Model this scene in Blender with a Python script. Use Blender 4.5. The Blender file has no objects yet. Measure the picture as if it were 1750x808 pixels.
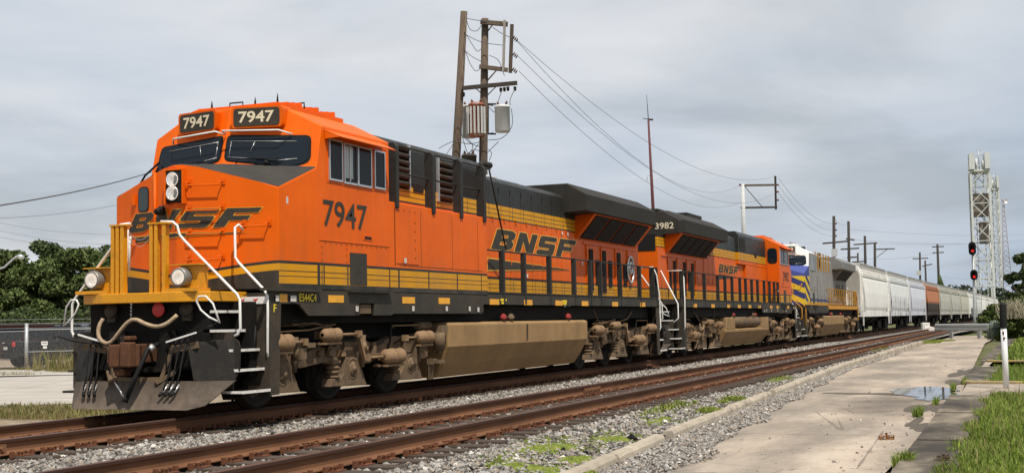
import bpy, bmesh, math, random
import numpy as np
from mathutils import Vector, Matrix
random.seed(7); RNG = np.random.default_rng(11)
SC = bpy.context.scene
COL = SC.collection
R = math.radians

# ------------------------------------------------------------------ camera
cam_d = bpy.data.cameras.new("camera"); cam = bpy.data.objects.new("camera", cam_d); COL.objects.link(cam)
F_PX, YAW, PIT, ROL = 2212.5, 0.38843, 0.06564, -0.01835
CAM = Vector((11.3998, -13.9163, 1.18756))
ax = Vector((-math.sin(YAW)*math.cos(PIT), math.cos(YAW)*math.cos(PIT), math.sin(PIT)))
rr = Vector((math.cos(YAW), math.sin(YAW), 0)); uu = rr.cross(ax)
r2 = rr*math.cos(ROL) + uu*math.sin(ROL); u2 = -rr*math.sin(ROL) + uu*math.cos(ROL)
m = Matrix((r2, u2, -ax)).transposed().to_4x4(); m.translation = CAM
cam.matrix_world = m
cam_d.sensor_width = 36; cam_d.lens = 36*F_PX/1750; cam_d.clip_start = .1; cam_d.clip_end = 9000
SC.camera = cam

def on_depth(u, v, depth):            # pixel of the 1750-wide photo -> point at a depth
    d = ax*F_PX + r2*(u-875) - u2*(v-404)
    return CAM + d*(depth/F_PX)
def on_z(u, v, z):
    d = ax*F_PX + r2*(u-875) - u2*(v-404)
    return CAM + d*((z-CAM.z)/d.z)

# ------------------------------------------------------------------ sun, sky, exposure
SUNV = Vector((.40, -.40, 1)).normalized()
sd = bpy.data.lights.new("sun", 'SUN'); sun = bpy.data.objects.new("sun", sd); COL.objects.link(sun)
sd.energy = 4.6; sd.angle = R(.55); sd.color = (1, .94, .84)
sun.rotation_euler = SUNV.to_track_quat('Z', 'Y').to_euler(); sun.location = (0, 0, 60)
W = bpy.data.worlds.new("World"); SC.world = W; W.use_nodes = True
def build_world():
    nt = W.node_tree; nt.nodes.clear(); L = nt.links
    def nd(t, **k):
        n = nt.nodes.new(t)
        for a, b in k.items(): setattr(n, a, b)
        return n
    out = nd('ShaderNodeOutputWorld'); sky = nd('ShaderNodeTexSky')
    sky.sky_type = 'NISHITA'; sky.sun_disc = False
    sky.sun_elevation = math.asin(SUNV.z); sky.sun_rotation = math.atan2(SUNV.x, SUNV.y)
    sky.air_density = 1.2; sky.dust_density = 2.0
    bg = nd('ShaderNodeBackground'); bg.inputs[1].default_value = .05
    L.new(sky.outputs[0], bg.inputs[0])
    tc = nd('ShaderNodeTexCoord'); sp = nd('ShaderNodeSeparateXYZ'); L.new(tc.outputs['Generated'], sp.inputs[0])
    # cloud deck: direction projected on a flat layer so that clouds flatten toward the horizon
    def mth(op, a, b=None, c=None):
        n = nd('ShaderNodeMath', operation=op)
        for i, q in enumerate((a, b, c)):
            if q is None: continue
            if isinstance(q, (int, float)): n.inputs[i].default_value = q
            else: L.new(q, n.inputs[i])
        return n.outputs[0]
    zz = mth('ADD', mth('MAXIMUM', sp.outputs[2], 0), .13)
    cx = mth('DIVIDE', sp.outputs[0], zz); cy = mth('DIVIDE', sp.outputs[1], zz)
    cb = nd('ShaderNodeCombineXYZ'); L.new(cx, cb.inputs[0]); L.new(cy, cb.inputs[1])
    def noise(scale, det, rough, vec=cb.outputs[0], off=0.0):
        mp = nd('ShaderNodeMapping'); mp.inputs['Location'].default_value = (off, off*.7, 0)
        L.new(vec, mp.inputs[0])
        n = nd('ShaderNodeTexNoise'); n.inputs['Scale'].default_value = scale
        n.inputs['Detail'].default_value = det; n.inputs['Roughness'].default_value = rough
        n.inputs['Distortion'].default_value = .4
        L.new(mp.outputs[0], n.inputs['Vector']); return n.outputs[0]
    n1 = noise(.42, 7, .52, off=3.7); n2 = noise(1.1, 6, .55, off=9.1)
    shade = mth('ADD', mth('MULTIPLY', n1, .65), mth('MULTIPLY', n2, .35))
    rp = nd('ShaderNodeValToRGB'); L.new(shade, rp.inputs[0])
    e = rp.color_ramp.elements
    e[0].position = .37; e[0].color = (.47, .535, .62, 1)
    e[1].position = .60; e[1].color = (.74, .745, .755, 1)
    q = e.new(.47); q.color = (.57, .615, .68, 1)
    # the far deck towards the north-east is heavier and bluer
    az = mth('ADD', mth('MULTIPLY', sp.outputs[0], 2.6), .98)
    low = mth('SUBTRACT', 1.25, mth('MULTIPLY', sp.outputs[2], 3.4))
    hv = mth('MULTIPLY', mth('MINIMUM', mth('MAXIMUM', az, 0), 1), mth('MINIMUM', mth('MAXIMUM', low, 0), 1))
    mx = nd('ShaderNodeMix', data_type='RGBA'); L.new(mth('MULTIPLY', hv, .68), mx.inputs[0])
    L.new(rp.outputs[0], mx.inputs[6]); mx.inputs[7].default_value = (.30, .40, .53, 1)
    bgc = nd('ShaderNodeBackground'); L.new(mx.outputs[2], bgc.inputs[0]); bgc.inputs[1].default_value = 1.10
    # breaks of blue between the clouds
    n3 = noise(.75, 5, .55, off=21.0)
    mr = nd('ShaderNodeMapRange'); L.new(n3, mr.inputs[0])
    mr.inputs[1].default_value = .36; mr.inputs[2].default_value = .56
    mr.inputs[3].default_value = .70; mr.inputs[4].default_value = 1.0
    ms = nd('ShaderNodeMixShader'); L.new(mr.outputs[0], ms.inputs[0]); L.new(bg.outputs[0], ms.inputs[1]); L.new(bgc.outputs[0], ms.inputs[2])
    L.new(ms.outputs[0], out.inputs[0])
build_world()
vs = SC.view_settings; vs.view_transform = 'Standard'; vs.look = 'None'; vs.exposure = 0.0; vs.gamma = 1
SC.cycles.max_bounces = 5; SC.cycles.transparent_max_bounces = 12
SC.cycles.use_denoising = True

# ------------------------------------------------------------------ node expressions
class X:
    def __init__(s, nt, o): s.nt, s.o = nt, o
    def op(s, op, b=None, c=None, rev=False):
        n = s.nt.nodes.new('ShaderNodeMath'); n.operation = op
        a = [s, b, c] if not rev else [b, s, c]
        for i, q in enumerate(a):
            if q is None: continue
            if isinstance(q, X): s.nt.links.new(q.o, n.inputs[i])
            else: n.inputs[i].default_value = q
        return X(s.nt, n.outputs[0])
    def __add__(s, b): return s.op('ADD', b)
    __radd__ = __add__
    def __sub__(s, b): return s.op('SUBTRACT', b)
    def __rsub__(s, b): return s.op('SUBTRACT', b, rev=True)
    def __mul__(s, b): return s.op('MULTIPLY', b)
    __rmul__ = __mul__
    def gt(s, b): return s.op('GREATER_THAN', b)
    def lt(s, b): return s.op('LESS_THAN', b)
    def abs(s): return s.op('ABSOLUTE')
    def pw(s, b): return s.op('POWER', b)
    def clamp(s): return s.op('MAXIMUM', 0.0).op('MINIMUM', 1.0)
    def ramp(s, a, b, c=0.0, d=1.0):
        n = s.nt.nodes.new('ShaderNodeMapRange'); s.nt.links.new(s.o, n.inputs[0])
        for i, q in enumerate((a, b, c, d)): n.inputs[i+1].default_value = q
        return X(s.nt, n.outputs[0])
    def between(s, a, b): return s.gt(a)*s.lt(b)
class Mat:
    def __init__(s, name, color=(.5, .5, .5), rough=.6, metal=0.0, spec=None):
        s.m = bpy.data.materials.new(name); s.m.use_nodes = True; s.nt = s.m.node_tree
        s.b = s.nt.nodes['Principled BSDF']; s.b.inputs['Base Color'].default_value = (*color, 1)
        s.b.inputs['Roughness'].default_value = rough; s.b.inputs['Metallic'].default_value = metal
        if spec is None and rough >= .5 and metal < .3: spec = .18
        if spec is not None: s.b.inputs['Specular IOR Level'].default_value = spec
        s.cur = None; s._tc = s._sp = None
    def tc(s, k='Object'):
        if s._tc is None: s._tc = s.nt.nodes.new('ShaderNodeTexCoord')
        return s._tc.outputs[k]
    def xyz(s):
        if s._sp is None:
            n = s.nt.nodes.new('ShaderNodeSeparateXYZ'); s.nt.links.new(s.tc(), n.inputs[0]); s._sp = n
        return [X(s.nt, s._sp.outputs[i]) for i in range(3)]
    def noise(s, scale, det=4, rough=.55, stretch=(1, 1, 1), dist=0.0):
        mp = s.nt.nodes.new('ShaderNodeMapping'); mp.inputs['Scale'].default_value = stretch
        s.nt.links.new(s.tc(), mp.inputs[0])
        n = s.nt.nodes.new('ShaderNodeTexNoise'); n.inputs['Scale'].default_value = scale
        n.inputs['Detail'].default_value = det; n.inputs['Roughness'].default_value = rough
        n.inputs['Distortion'].default_value = dist
        s.nt.links.new(mp.outputs[0], n.inputs['Vector']); return X(s.nt, n.outputs[0])
    def voronoi(s, scale, stretch=(1, 1, 1), feature='F1', out='Distance', rnd=1.0):
        mp = s.nt.nodes.new('ShaderNodeMapping'); mp.inputs['Scale'].default_value = stretch
        s.nt.links.new(s.tc(), mp.inputs[0])
        n = s.nt.nodes.new('ShaderNodeTexVoronoi'); n.feature = feature; n.inputs['Scale'].default_value = scale
        n.inputs['Randomness'].default_value = rnd
        s.nt.links.new(mp.outputs[0], n.inputs['Vector']); return X(s.nt, n.outputs[out])
    def island(s):
        n = s.nt.nodes.new('ShaderNodeNewGeometry'); return X(s.nt, n.outputs['Random Per Island'])
    def col(s, c):
        if isinstance(c, tuple):
            n = s.nt.nodes.new('ShaderNodeRGB'); n.outputs[0].default_value = (*c, 1); return n.outputs[0]
        return c
    def mix(s, fac, c):                       # lay colour c over the current one
        n = s.nt.nodes.new('ShaderNodeMix'); n.data_type = 'RGBA'
        if isinstance(fac, X): s.nt.links.new(fac.o, n.inputs[0])
        else: n.inputs[0].default_value = fac
        if s.cur is None: s.cur = s.col(tuple(s.b.inputs['Base Color'].default_value[:3]))
        s.nt.links.new(s.cur, n.inputs[6])
        if isinstance(c, tuple): n.inputs[7].default_value = (*c, 1)
        else: s.nt.links.new(c, n.inputs[7])
        s.cur = n.outputs[2]; return s
    def scale(s, f):                          # multiply by a value
        n = s.nt.nodes.new('ShaderNodeMix'); n.data_type = 'RGBA'; n.blend_type = 'MULTIPLY'; n.inputs[0].default_value = 1
        if s.cur is None: s.cur = s.col(tuple(s.b.inputs['Base Color'].default_value[:3]))
        s.nt.links.new(s.cur, n.inputs[6]); s.nt.links.new(f.o, n.inputs[7]); s.cur = n.outputs[2]; return s
    def ramp(s, f, stops):
        n = s.nt.nodes.new('ShaderNodeValToRGB'); s.nt.links.new(f.o, n.inputs[0]); e = n.color_ramp.elements
        e[0].position, e[0].color = stops[0][0], (*stops[0][1], 1)
        e[1].position, e[1].color = stops[-1][0], (*stops[-1][1], 1)
        for p, c in stops[1:-1]:
            q = e.new(p); q.color = (*c, 1)
        s.cur = n.outputs[0]; return s
    def bump(s, f, dist=.01, strength=1.0):
        n = s.nt.nodes.new('ShaderNodeBump'); n.inputs['Distance'].default_value = dist; n.inputs['Strength'].default_value = strength
        s.nt.links.new(f.o, n.inputs['Height']); s.nt.links.new(n.outputs[0], s.b.inputs['Normal']); return s
    def rough(s, f): s.nt.links.new(f.o, s.b.inputs['Roughness']); return s
    def done(s):
        if s.cur is not None: s.nt.links.new(s.cur, s.b.inputs['Base Color'])
        return s.m

def dusty(name, c, dust=(.17, .125, .085), lo=.42, hi=.7, rough=.6, amt=.8, metal=0.0, scale=2.2):
    M = Mat(name, c, rough, metal); n = M.noise(scale, 6, .6); f = M.noise(18, 4, .6)
    M.mix((n*.7+f*.3).ramp(lo, hi, 0, amt), dust); M.scale(M.noise(45, 3, .5).ramp(.3, .7, .82, 1.12))
    return M.done()

ORANGE = (.76, .118, .0015); YEL = (.62, .28, .008); BLK = (.030, .029, .026)
def paint_body(name, fade=0.0, front=True, hood=True):
    """orange body with yellow striping keyed to heights on the carbody"""
    o = tuple(a*(1-fade)+b*fade for a, b in zip(ORANGE, (.50, .10, .012)))
    M = Mat(name, o, .42, spec=.14); x, y, z = M.xyz()
    n = M.noise(.9, 5, .6); M.scale(n.ramp(.3, .7, .90, 1.08))
    st = M.noise(3, 5, .65, (1, 2.2, .12)); M.mix(st.ramp(.5, .85, 0, .30+fade*.5), (.30, .085, .02)); s2 = M.noise(7, 4, .6, (1, 2.6, .05)); M.mix(s2.ramp(.62, .8, 0, .25), (.16, .06, .025))
    pt = M.noise(14, 3, .6); M.mix(pt.ramp(.64, .80, 0, .35+fade), (.30, .09, .03)); M.mix(z.ramp(3.6, 2.1)*M.noise(1.7, 6, .7, (1, 1, .35)).ramp(.42, .75)*.22, (.22, .10, .045))
    dip = 0
    if front:
        nose = y.lt(1.76)
        dip = nose*((1.0-x.abs()*(1/1.42)).clamp().pw(1.4)*.19)
    zz = z + dip if front else z
    if front: M.mix(zz.lt(2.115), BLK)
    else: M.mix(zz.lt(2.115), BLK)
    M.mix(zz.between(1.976, 2.073), YEL)
    if front:
        side = 1.0-nose
        M.mix(zz.between(1.90, 1.962)*side, YEL); M.mix(zz.between(1.79, 1.888)*side, YEL)
    else:
        M.mix(zz.between(1.90, 1.962), YEL); M.mix(zz.between(1.79, 1.888), YEL)
    if hood:
        b = y.gt(4.98)
        M.mix(z.gt(3.33)*b, BLK)
        M.mix(z.between(3.36, 3.435)*b, YEL); M.mix(z.between(3.45, 3.53)*b, YEL); M.mix(z.between(3.545, 3.63)*b, YEL)
    ln = ((y*(1/.64)+.45).op('FRACT')).lt(.035)*y.gt(9.0)
    M.mix(ln*(z.between(1.79, 2.08)+z.between(3.36, 3.63)), BLK)
    gr = M.noise(2.6, 6, .65, (1, 1, .3)); M.mix(((1.0-z.ramp(1.7, 2.5))*gr.ramp(.4, .75))*(.45+fade), (.17, .12, .075))
    M.rough(M.noise(6, 3).ramp(.3, .7, .33, .5)); M.bump(M.noise(1.6, 3, .5), .012, .35)
    return M.done()

m_body = paint_body("orange_body"); m_body2 = paint_body("faded_orange_body", .25)
def plain(name, c, rough=.5, metal=0.0, var=.12, nscale=9):
    M = Mat(name, c, rough, metal); M.scale(M.noise(nscale, 5, .6).ramp(.3, .7, 1-var, 1+var)); return M.done()
m_orange = plain("orange_paint", ORANGE, .5, 0, .08, 3)
m_black = plain("black_paint", BLK, .55, 0, .2)
M_ = Mat("hood_black", (.030, .027, .023), .7); M_.scale(M_.noise(1.1, 6, .65).ramp(.3, .7, .75, 1.3)); M_.mix(M_.noise(7, 5, .7, (1, 3, .3)).ramp(.5, .8, 0, .35), (.075, .062, .05)); m_hood = M_.done()
m_yel = dusty("yellow_paint", (.66, .285, .007), (.22, .10, .03), .52, .8, .45, .5, scale=5)
m_yel2 = plain("yellow_reflector", (.80, .36, .02), .4)
m_sill = dusty("sill_grime", (.038, .035, .030), (.085, .064, .043), .35, .75, .6, .8)
m_under = dusty("truck_dust", (.095, .065, .042), (.20, .135, .080), .35, .6, .82, .9, scale=3)
m_tank = None
M_ = Mat("tank_dust", (.30, .185, .085), .75); x, y, z = M_.xyz()
M_.scale(M_.noise(1.4, 6, .6).ramp(.3, .7, .8, 1.15)); M_.mix(M_.noise(5, 5, .7, (1, 2.5, .08)).ramp(.60, .78, 0, .35), (.36, .31, .25))
M_.mix(M_.noise(9, 5, .6, (1, 1.4, .2)).ramp(.56, .8, 0, .35), (.11, .08, .055)); m_tank = M_.done()
m_dark = dusty("dark_underframe", (.009, .008, .007), (.028, .021, .015), .45, .8, .8, .6)
m_wheel = dusty("wheel_steel", (.022, .018, .015), (.06, .043, .03), .4, .7, .6, .8)
m_white = plain("white_paint", (.78, .76, .72), .45, 0, .06)
m_whitedirt = dusty("worn_white_paint", (.74, .71, .66), (.30, .20, .13), .5, .75, .5, .8, scale=6)
m_sil = plain("bare_aluminium", (.62, .62, .61), .35, .7, .08)
m_grey = plain("anti_glare_grey", (.050, .046, .041), .9, 0, .15, 3)
m_glass = Mat("dark_cab_glass", (.008, .013, .020), .05); m_glass.b.inputs['Specular IOR Level'].default_value = .3; m_glass = m_glass.done()
m_gasket = plain("rubber_gasket", (.012, .012, .012), .6)
m_lens = Mat("lamp_reflector", (.93, .90, .86), .16, .9); m_lens.b.inputs['Emission Color'].default_value = (1, .86, .74, 1); m_lens.b.inputs['Emission Strength'].default_value = .30; m_lens.bump(m_lens.voronoi(40), .01, .6); m_lens = m_lens.done()
m_lensg = Mat("lamp_glass", (.88, .85, .80), .08); m_lensg.b.inputs['Transmission Weight'].default_value = .85; m_lensg = m_lensg.done()
m_red = plain("red_paint", (.55, .03, .025), .4)
m_rust = dusty("rusty_coupler", (.13, .055, .028), (.05, .030, .02), .4, .7, .8, .8, scale=7)
m_hose = dusty("tan_rubber_hose", (.42, .31, .20), (.15, .10, .07), .45, .8, .7, .8, scale=9)
m_plow = None
M_ = Mat("plow_steel", (.060, .046, .035), .75); x, y, z = M_.xyz()
M_.scale(M_.noise(2, 6, .65).ramp(.3, .7, .75, 1.25)); M_.mix((1-z.ramp(.1, .62))*M_.noise(4, 6, .7).ramp(.3, .62, .15, .95), (.17, .13, .10))  # patchy tan lower down, the sunlit tone of the skirt painted in
M_.mix(M_.noise(30, 3, .7).ramp(.66, .75, 0, .5), (.32, .28, .24)); m_plow = M_.done()
m_grille = Mat("dark_grille", (.022, .018, .016), .7); m_grille.bump(m_grille.xyz()[2].op('MULTIPLY', 160).op('SINE'), .01, .8); m_grille = m_grille.done()
m_resist = dusty("resistor_louvre", (.055, .034, .024), (.026, .019, .015), .4, .65, .5, .8, scale=8)
m_redpost = plain("red_brown_mast", (.12, .04, .038), .6)

# ------------------------------------------------------------------ mesh builder
class MB:
    def __init__(s): s.v, s.f, s.m, s.s, s.pc = [], [], [], [], []
    def add(s, vs, fs, mi=0, smooth=False):
        b = len(s.v); s.pc.append((b, len(s.f))); s.v += [tuple(p) for p in vs]; s.f += [tuple(i+b for i in f) for f in fs]
        s.m += [mi]*len(fs); s.s += [smooth]*len(fs); return s
    def box(s, x0, x1, y0, y1, z0, z1, mi=0):
        if x0 > x1: x0, x1 = x1, x0
        if y0 > y1: y0, y1 = y1, y0
        if z0 > z1: z0, z1 = z1, z0
        v = [(x, y, z) for z in (z0, z1) for y in (y0, y1) for x in (x0, x1)]
        return s.add(v, [(0, 2, 3, 1), (4, 5, 7, 6), (0, 1, 5, 4), (2, 6, 7, 3), (0, 4, 6, 2), (1, 3, 7, 5)], mi)
    def prism(s, poly, axis, a0, a1, mi=0):
        """poly: 2D points in the two other axes (in xyz order), extruded along axis from a0 to a1"""
        def P(p, a):
            q = list(p); q.insert(axis, a); return q
        n = len(poly); v = [P(p, a0) for p in poly]+[P(p, a1) for p in poly]
        return s.add(v, [tuple(range(n))[::-1], tuple(range(n, 2*n))]+[(i, (i+1) % n, (i+1) % n+n, i+n) for i in range(n)], mi)
    def beam(s, p0, p1, w, h=None, mi=0, up=(0, 0, 1)):
        p0, p1 = Vector(p0), Vector(p1); h = h or w; d = (p1-p0).normalized(); u = Vector(up)
        if abs(d.dot(u)) > .98: u = Vector((0, 1, 0))
        a = d.cross(u).normalized(); b = a.cross(d)
        v = [p+a*(sx*w/2)+b*(sz*h/2) for p in (p0, p1) for sx, sz in ((-1, -1), (1, -1), (1, 1), (-1, 1))]
        return s.add(v, [(0, 1, 2, 3), (7, 6, 5, 4), (0, 4, 5, 1), (1, 5, 6, 2), (2, 6, 7, 3), (3, 7, 4, 0)], mi)
    def tube(s, pts, r, n=8, mi=0, caps=True):
        pts = [Vector(p) for p in pts]; k = len(pts); rs = r if isinstance(r, (list, tuple)) else [r]*k
        v = []; prev = None
        for i, p in enumerate(pts):
            d = (pts[min(i+1, k-1)]-pts[max(i-1, 0)]).normalized()
            if prev is None:
                u = Vector((0, 0, 1)) if abs(d.z) < .9 else Vector((1, 0, 0)); a = d.cross(u).normalized()
            else: a = (prev-d*prev.dot(d)).normalized()
            prev = a; b = d.cross(a)
            for j in range(n):
                t = 2*math.pi*j/n; v.append(p+(a*math.cos(t)+b*math.sin(t))*rs[i])
        f = [(i*n+j, i*n+(j+1) % n, (i+1)*n+(j+1) % n, (i+1)*n+j) for i in range(k-1) for j in range(n)]
        s.add(v, f, mi, True)
        if caps:
            b = len(s.v)-len(v); s.f += [tuple(range(b+n-1, b-1, -1)), tuple(range(b+(k-1)*n, b+k*n))]; s.m += [mi]*2; s.s += [False]*2
        return s
    def cyl(s, p0, p1, r, n=16, mi=0, r2=None): return s.tube([p0, p1], [r, r if r2 is None else r2], n, mi)
    def lathe(s, p, d, prof, n=16, mi=0):
        """prof: (distance along d, radius)"""
        p, d = Vector(p), Vector(d).normalized(); u = Vector((0, 0, 1)) if abs(d.z) < .9 else Vector((1, 0, 0))
        a = d.cross(u).normalized(); b = d.cross(a); v = []
        for t, r in prof:
            for j in range(n):
                q = 2*math.pi*j/n; v.append(p+d*t+(a*math.cos(q)+b*math.sin(q))*max(r, .0005))
        k = len(prof)
        return s.add(v, [(i*n+j, i*n+(j+1) % n, (i+1)*n+(j+1) % n, (i+1)*n+j) for i in range(k-1) for j in range(n)], mi, True)
    def each(s, name, mats, parent=None, bevel=0):
        """one object for every piece that was added"""
        out = []; P = s.pc+[(len(s.v), len(s.f))]
        for (v0, f0), (v1, f1) in zip(P[:-1], P[1:]):
            m = MB(); m.v = s.v[v0:v1]; m.f = [tuple(i-v0 for i in f) for f in s.f[f0:f1]]; m.m = s.m[f0:f1]; m.s = s.s[f0:f1]
            out.append(m.build(name, mats, parent, bevel))
        return out
    def build(s, name, mats, parent=None, bevel=0, loc=None):
        me = bpy.data.meshes.new(name); me.from_pydata(s.v, [], s.f)
        for q in (mats if isinstance(mats, (list, tuple)) else [mats]): me.materials.append(q)
        me.polygons.foreach_set('material_index', s.m); me.polygons.foreach_set('use_smooth', s.s)
        bm = bmesh.new(); bm.from_mesh(me); bmesh.ops.recalc_face_normals(bm, faces=bm.faces); bm.to_mesh(me); bm.free()
        me.update(); o = bpy.data.objects.new(name, me); COL.objects.link(o)
        if parent is not None: o.parent = parent
        if loc: o.location = loc
        if bevel:
            b = o.modifiers.new("bevel", 'BEVEL'); b.width = bevel; b.segments = 2; b.limit_method = 'ANGLE'; b.angle_limit = R(30)
        return o
def np_mesh(name, V, F, mat, parent=None, smooth=False):
    """V (n,3), F (m,k) numpy arrays -> object"""
    me = bpy.data.meshes.new(name); n, (mf, k) = len(V), F.shape
    me.vertices.add(n); me.vertices.foreach_set('co', np.ascontiguousarray(V, dtype=np.float32).ravel())
    me.loops.add(mf*k); me.loops.foreach_set('vertex_index', np.ascontiguousarray(F, dtype=np.int32).ravel())
    me.polygons.add(mf); me.polygons.foreach_set('loop_start', np.arange(0, mf*k, k, dtype=np.int32))
    me.polygons.foreach_set('loop_total', np.full(mf, k, dtype=np.int32))
    me.polygons.foreach_set('use_smooth', np.full(mf, smooth)); me.materials.append(mat); me.update(calc_edges=True)
    o = bpy.data.objects.new(name, me); COL.objects.link(o)
    if parent is not None: o.parent = parent
    return o
def tag(o, label=None, cat=None, group=None, kind=None):
    if label: o['label'] = label
    if cat: o['category'] = cat
    if group: o['group'] = group
    if kind: o['kind'] = kind
    return o
def empty(name, loc=(0, 0, 0), rz=0, label=None, cat=None, group=None):
    o = bpy.data.objects.new(name, None); COL.objects.link(o); o.location = loc; o.rotation_euler = (0, 0, rz)
    return tag(o, label, cat, group)
def copy_tree(o, parent=None, own=()):
    c = o.copy(); COL.objects.link(c); c.parent = parent
    if o.type == 'MESH' and o.name.split('.')[0] in own: c.data = o.data.copy()
    for ch in list(o.children): copy_tree(ch, c, own)
    return c
def round_poly(pts, r, seg=4):
    out = []; n = len(pts)
    for i in range(n):
        p, a, b = Vector(pts[i]), Vector(pts[i-1]), Vector(pts[(i+1) % n])
        da, db = (a-p), (b-p); rr_ = min(r, da.length*.45, db.length*.45); A = p+da.normalized()*rr_; B = p+db.normalized()*rr_
        for k in range(seg+1):
            t = k/seg; out.append(tuple((A*(1-t)**2+p*2*t*(1-t)+B*t*t)))
    return out
def text_mesh(body, height, offset=0.0, shear=0.0, width=None, space=1.0):
    """flat text; returns list of verts (u,v) and faces, left-bottom at 0,0 scaled to height / width"""
    cu = bpy.data.curves.new("lettering", 'FONT'); cu.body = body; cu.offset = offset; cu.shear = shear; cu.space_character = space
    cu.resolution_u = 4
    o = bpy.data.objects.new("lettering", cu); COL.objects.link(o)
    dg = bpy.context.evaluated_depsgraph_get(); me = bpy.data.meshes.new_from_object(o.evaluated_get(dg))
    V = np.array([tuple(v.co) for v in me.vertices]); Fc = [tuple(p.vertices) for p in me.polygons]
    bpy.data.objects.remove(o); bpy.data.curves.remove(cu); bpy.data.meshes.remove(me)
    mn, mx = V.min(0), V.max(0); V = V-mn; s = height/(mx[1]-mn[1]); sx = s if width is None else width/(mx[0]-mn[0])
    return [(p[0]*sx, p[1]*s) for p in V], Fc
def letters(body, height, place, mat, parent, name='lettering', **k):
    V, Fc = text_mesh(body, height, **k); mb = MB(); mb.add([place(u, v) for u, v in V], Fc)
    return mb.build(name, mat, parent)
GLYPH = {'B': [([(0, 0), (.80, 0), (1.0, .13), (1.02, .38), (.86, .5), (1.0, .62), (1.0, .87), (.80, 1), (0, 1)], .05), ([(.34, .235), (.34, .40), (.62, .40), (.68, .32), (.62, .235)], .02), ([(.34, .60), (.34, .765), (.62, .765), (.67, .69), (.62, .60)], .02)],
 'N': [([(0, 0), (.32, 0), (.32, .56), (.64, 0), (1, 0), (1, 1), (.68, 1), (.68, .44), (.36, 1), (0, 1)], .01)],
 'S': [([(0, 0), (1, 0), (1, .62), (.33, .62), (.33, .745), (1.0, .745), (1.0, 1), (0, 1), (0, .38), (.67, .38), (.67, .255), (0, .255)], .14)],
 'F': [([(0, 0), (.34, 0), (.34, .35), (.88, .35), (.88, .60), (.34, .60), (.34, .745), (1.04, .745), (1.04, 1), (0, 1)], .01)]}
def grow(ring, d):
    if not d: return ring
    out = []; n = len(ring)
    for i in range(n):
        p, q, r_ = Vector(ring[i-1]), Vector(ring[i]), Vector(ring[(i+1) % n]); a = (q-p).normalized(); b = (r_-q).normalized()
        na, nb = Vector((a.y, -a.x)), Vector((b.y, -b.x)); m_ = (na+nb).normalized(); k = d/max(.35, m_.dot(na)); out.append(tuple(q+m_*k))
    return out
def logo(body, place, u0, u1, v0, v1, parent, m_in, m_out, off=.035, edge=.035, shear=.35, cut=None):
    """BNSF style word: dark letters with a thin outline, mapped on a rectangle through place(u,v,lift)"""
    res = []
    for o_ in (0, edge):
        cu = bpy.data.curves.new("lettering", 'CURVE'); cu.dimensions = '2D'; cu.fill_mode = 'BOTH'
        for i, ch in enumerate(body):
            for ring, rr_ in GLYPH[ch]:
                pts = [(i*1.17+a+shear*b, b) for a, b in round_poly(grow(ring, o_), rr_+o_*.5, 3)]
                sp = cu.splines.new('POLY'); sp.points.add(len(pts)-1); sp.use_cyclic_u = True
                for q_, (a, b) in zip(sp.points, pts): q_.co = (a, b, 0, 1)
        o = bpy.data.objects.new("lettering", cu); COL.objects.link(o)
        dg = bpy.context.evaluated_depsgraph_get(); me = bpy.data.meshes.new_from_object(o.evaluated_get(dg))
        if cut is not None:
            pass
        res.append((np.array([tuple(v.co) for v in me.vertices]), [tuple(p.vertices) for p in me.polygons]))
        bpy.data.objects.remove(o); bpy.data.curves.remove(cu); bpy.data.meshes.remove(me)
    V = res[0][0]; mn, mx = V.min(0), V.max(0)
    for (V, Fc), mat, lift, nm in zip(res, (m_in, m_out), (.012, .009), ('lettering', 'lettering_outline')):
        U = u0+(V[:, 0]-mn[0])/(mx[0]-mn[0])*(u1-u0); Q = v0+(V[:, 1]-mn[1])/(mx[1]-mn[1])*(v1-v0)
        if cut is not None:            # split faces at u = cut so that the word can fold over the nose ridge
            bm = bmesh.new(); vs_ = [bm.verts.new((a, b, 0)) for a, b in zip(U, Q)]
            for f in Fc:
                try: bm.faces.new([vs_[i] for i in f])
                except ValueError: pass
            bmesh.ops.bisect_plane(bm, geom=bm.verts[:]+bm.edges[:]+bm.faces[:], plane_co=(cut, 0, 0), plane_no=(1, 0, 0))
            bm.verts.index_update(); mb = MB(); mb.add([place(v.co.x, v.co.y, lift) for v in bm.verts], [tuple(v.index for v in f.verts) for f in bm.faces]); bm.free()
        else:
            mb = MB(); mb.add([place(a, b, lift) for a, b in zip(U, Q)], Fc)
        mb.build(nm, mat, parent)

def yN(x): return 1.3+.317*abs(x)
def yF(x, z): return 2.4+.19*abs(x)+.25*(z-3.6)

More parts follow.
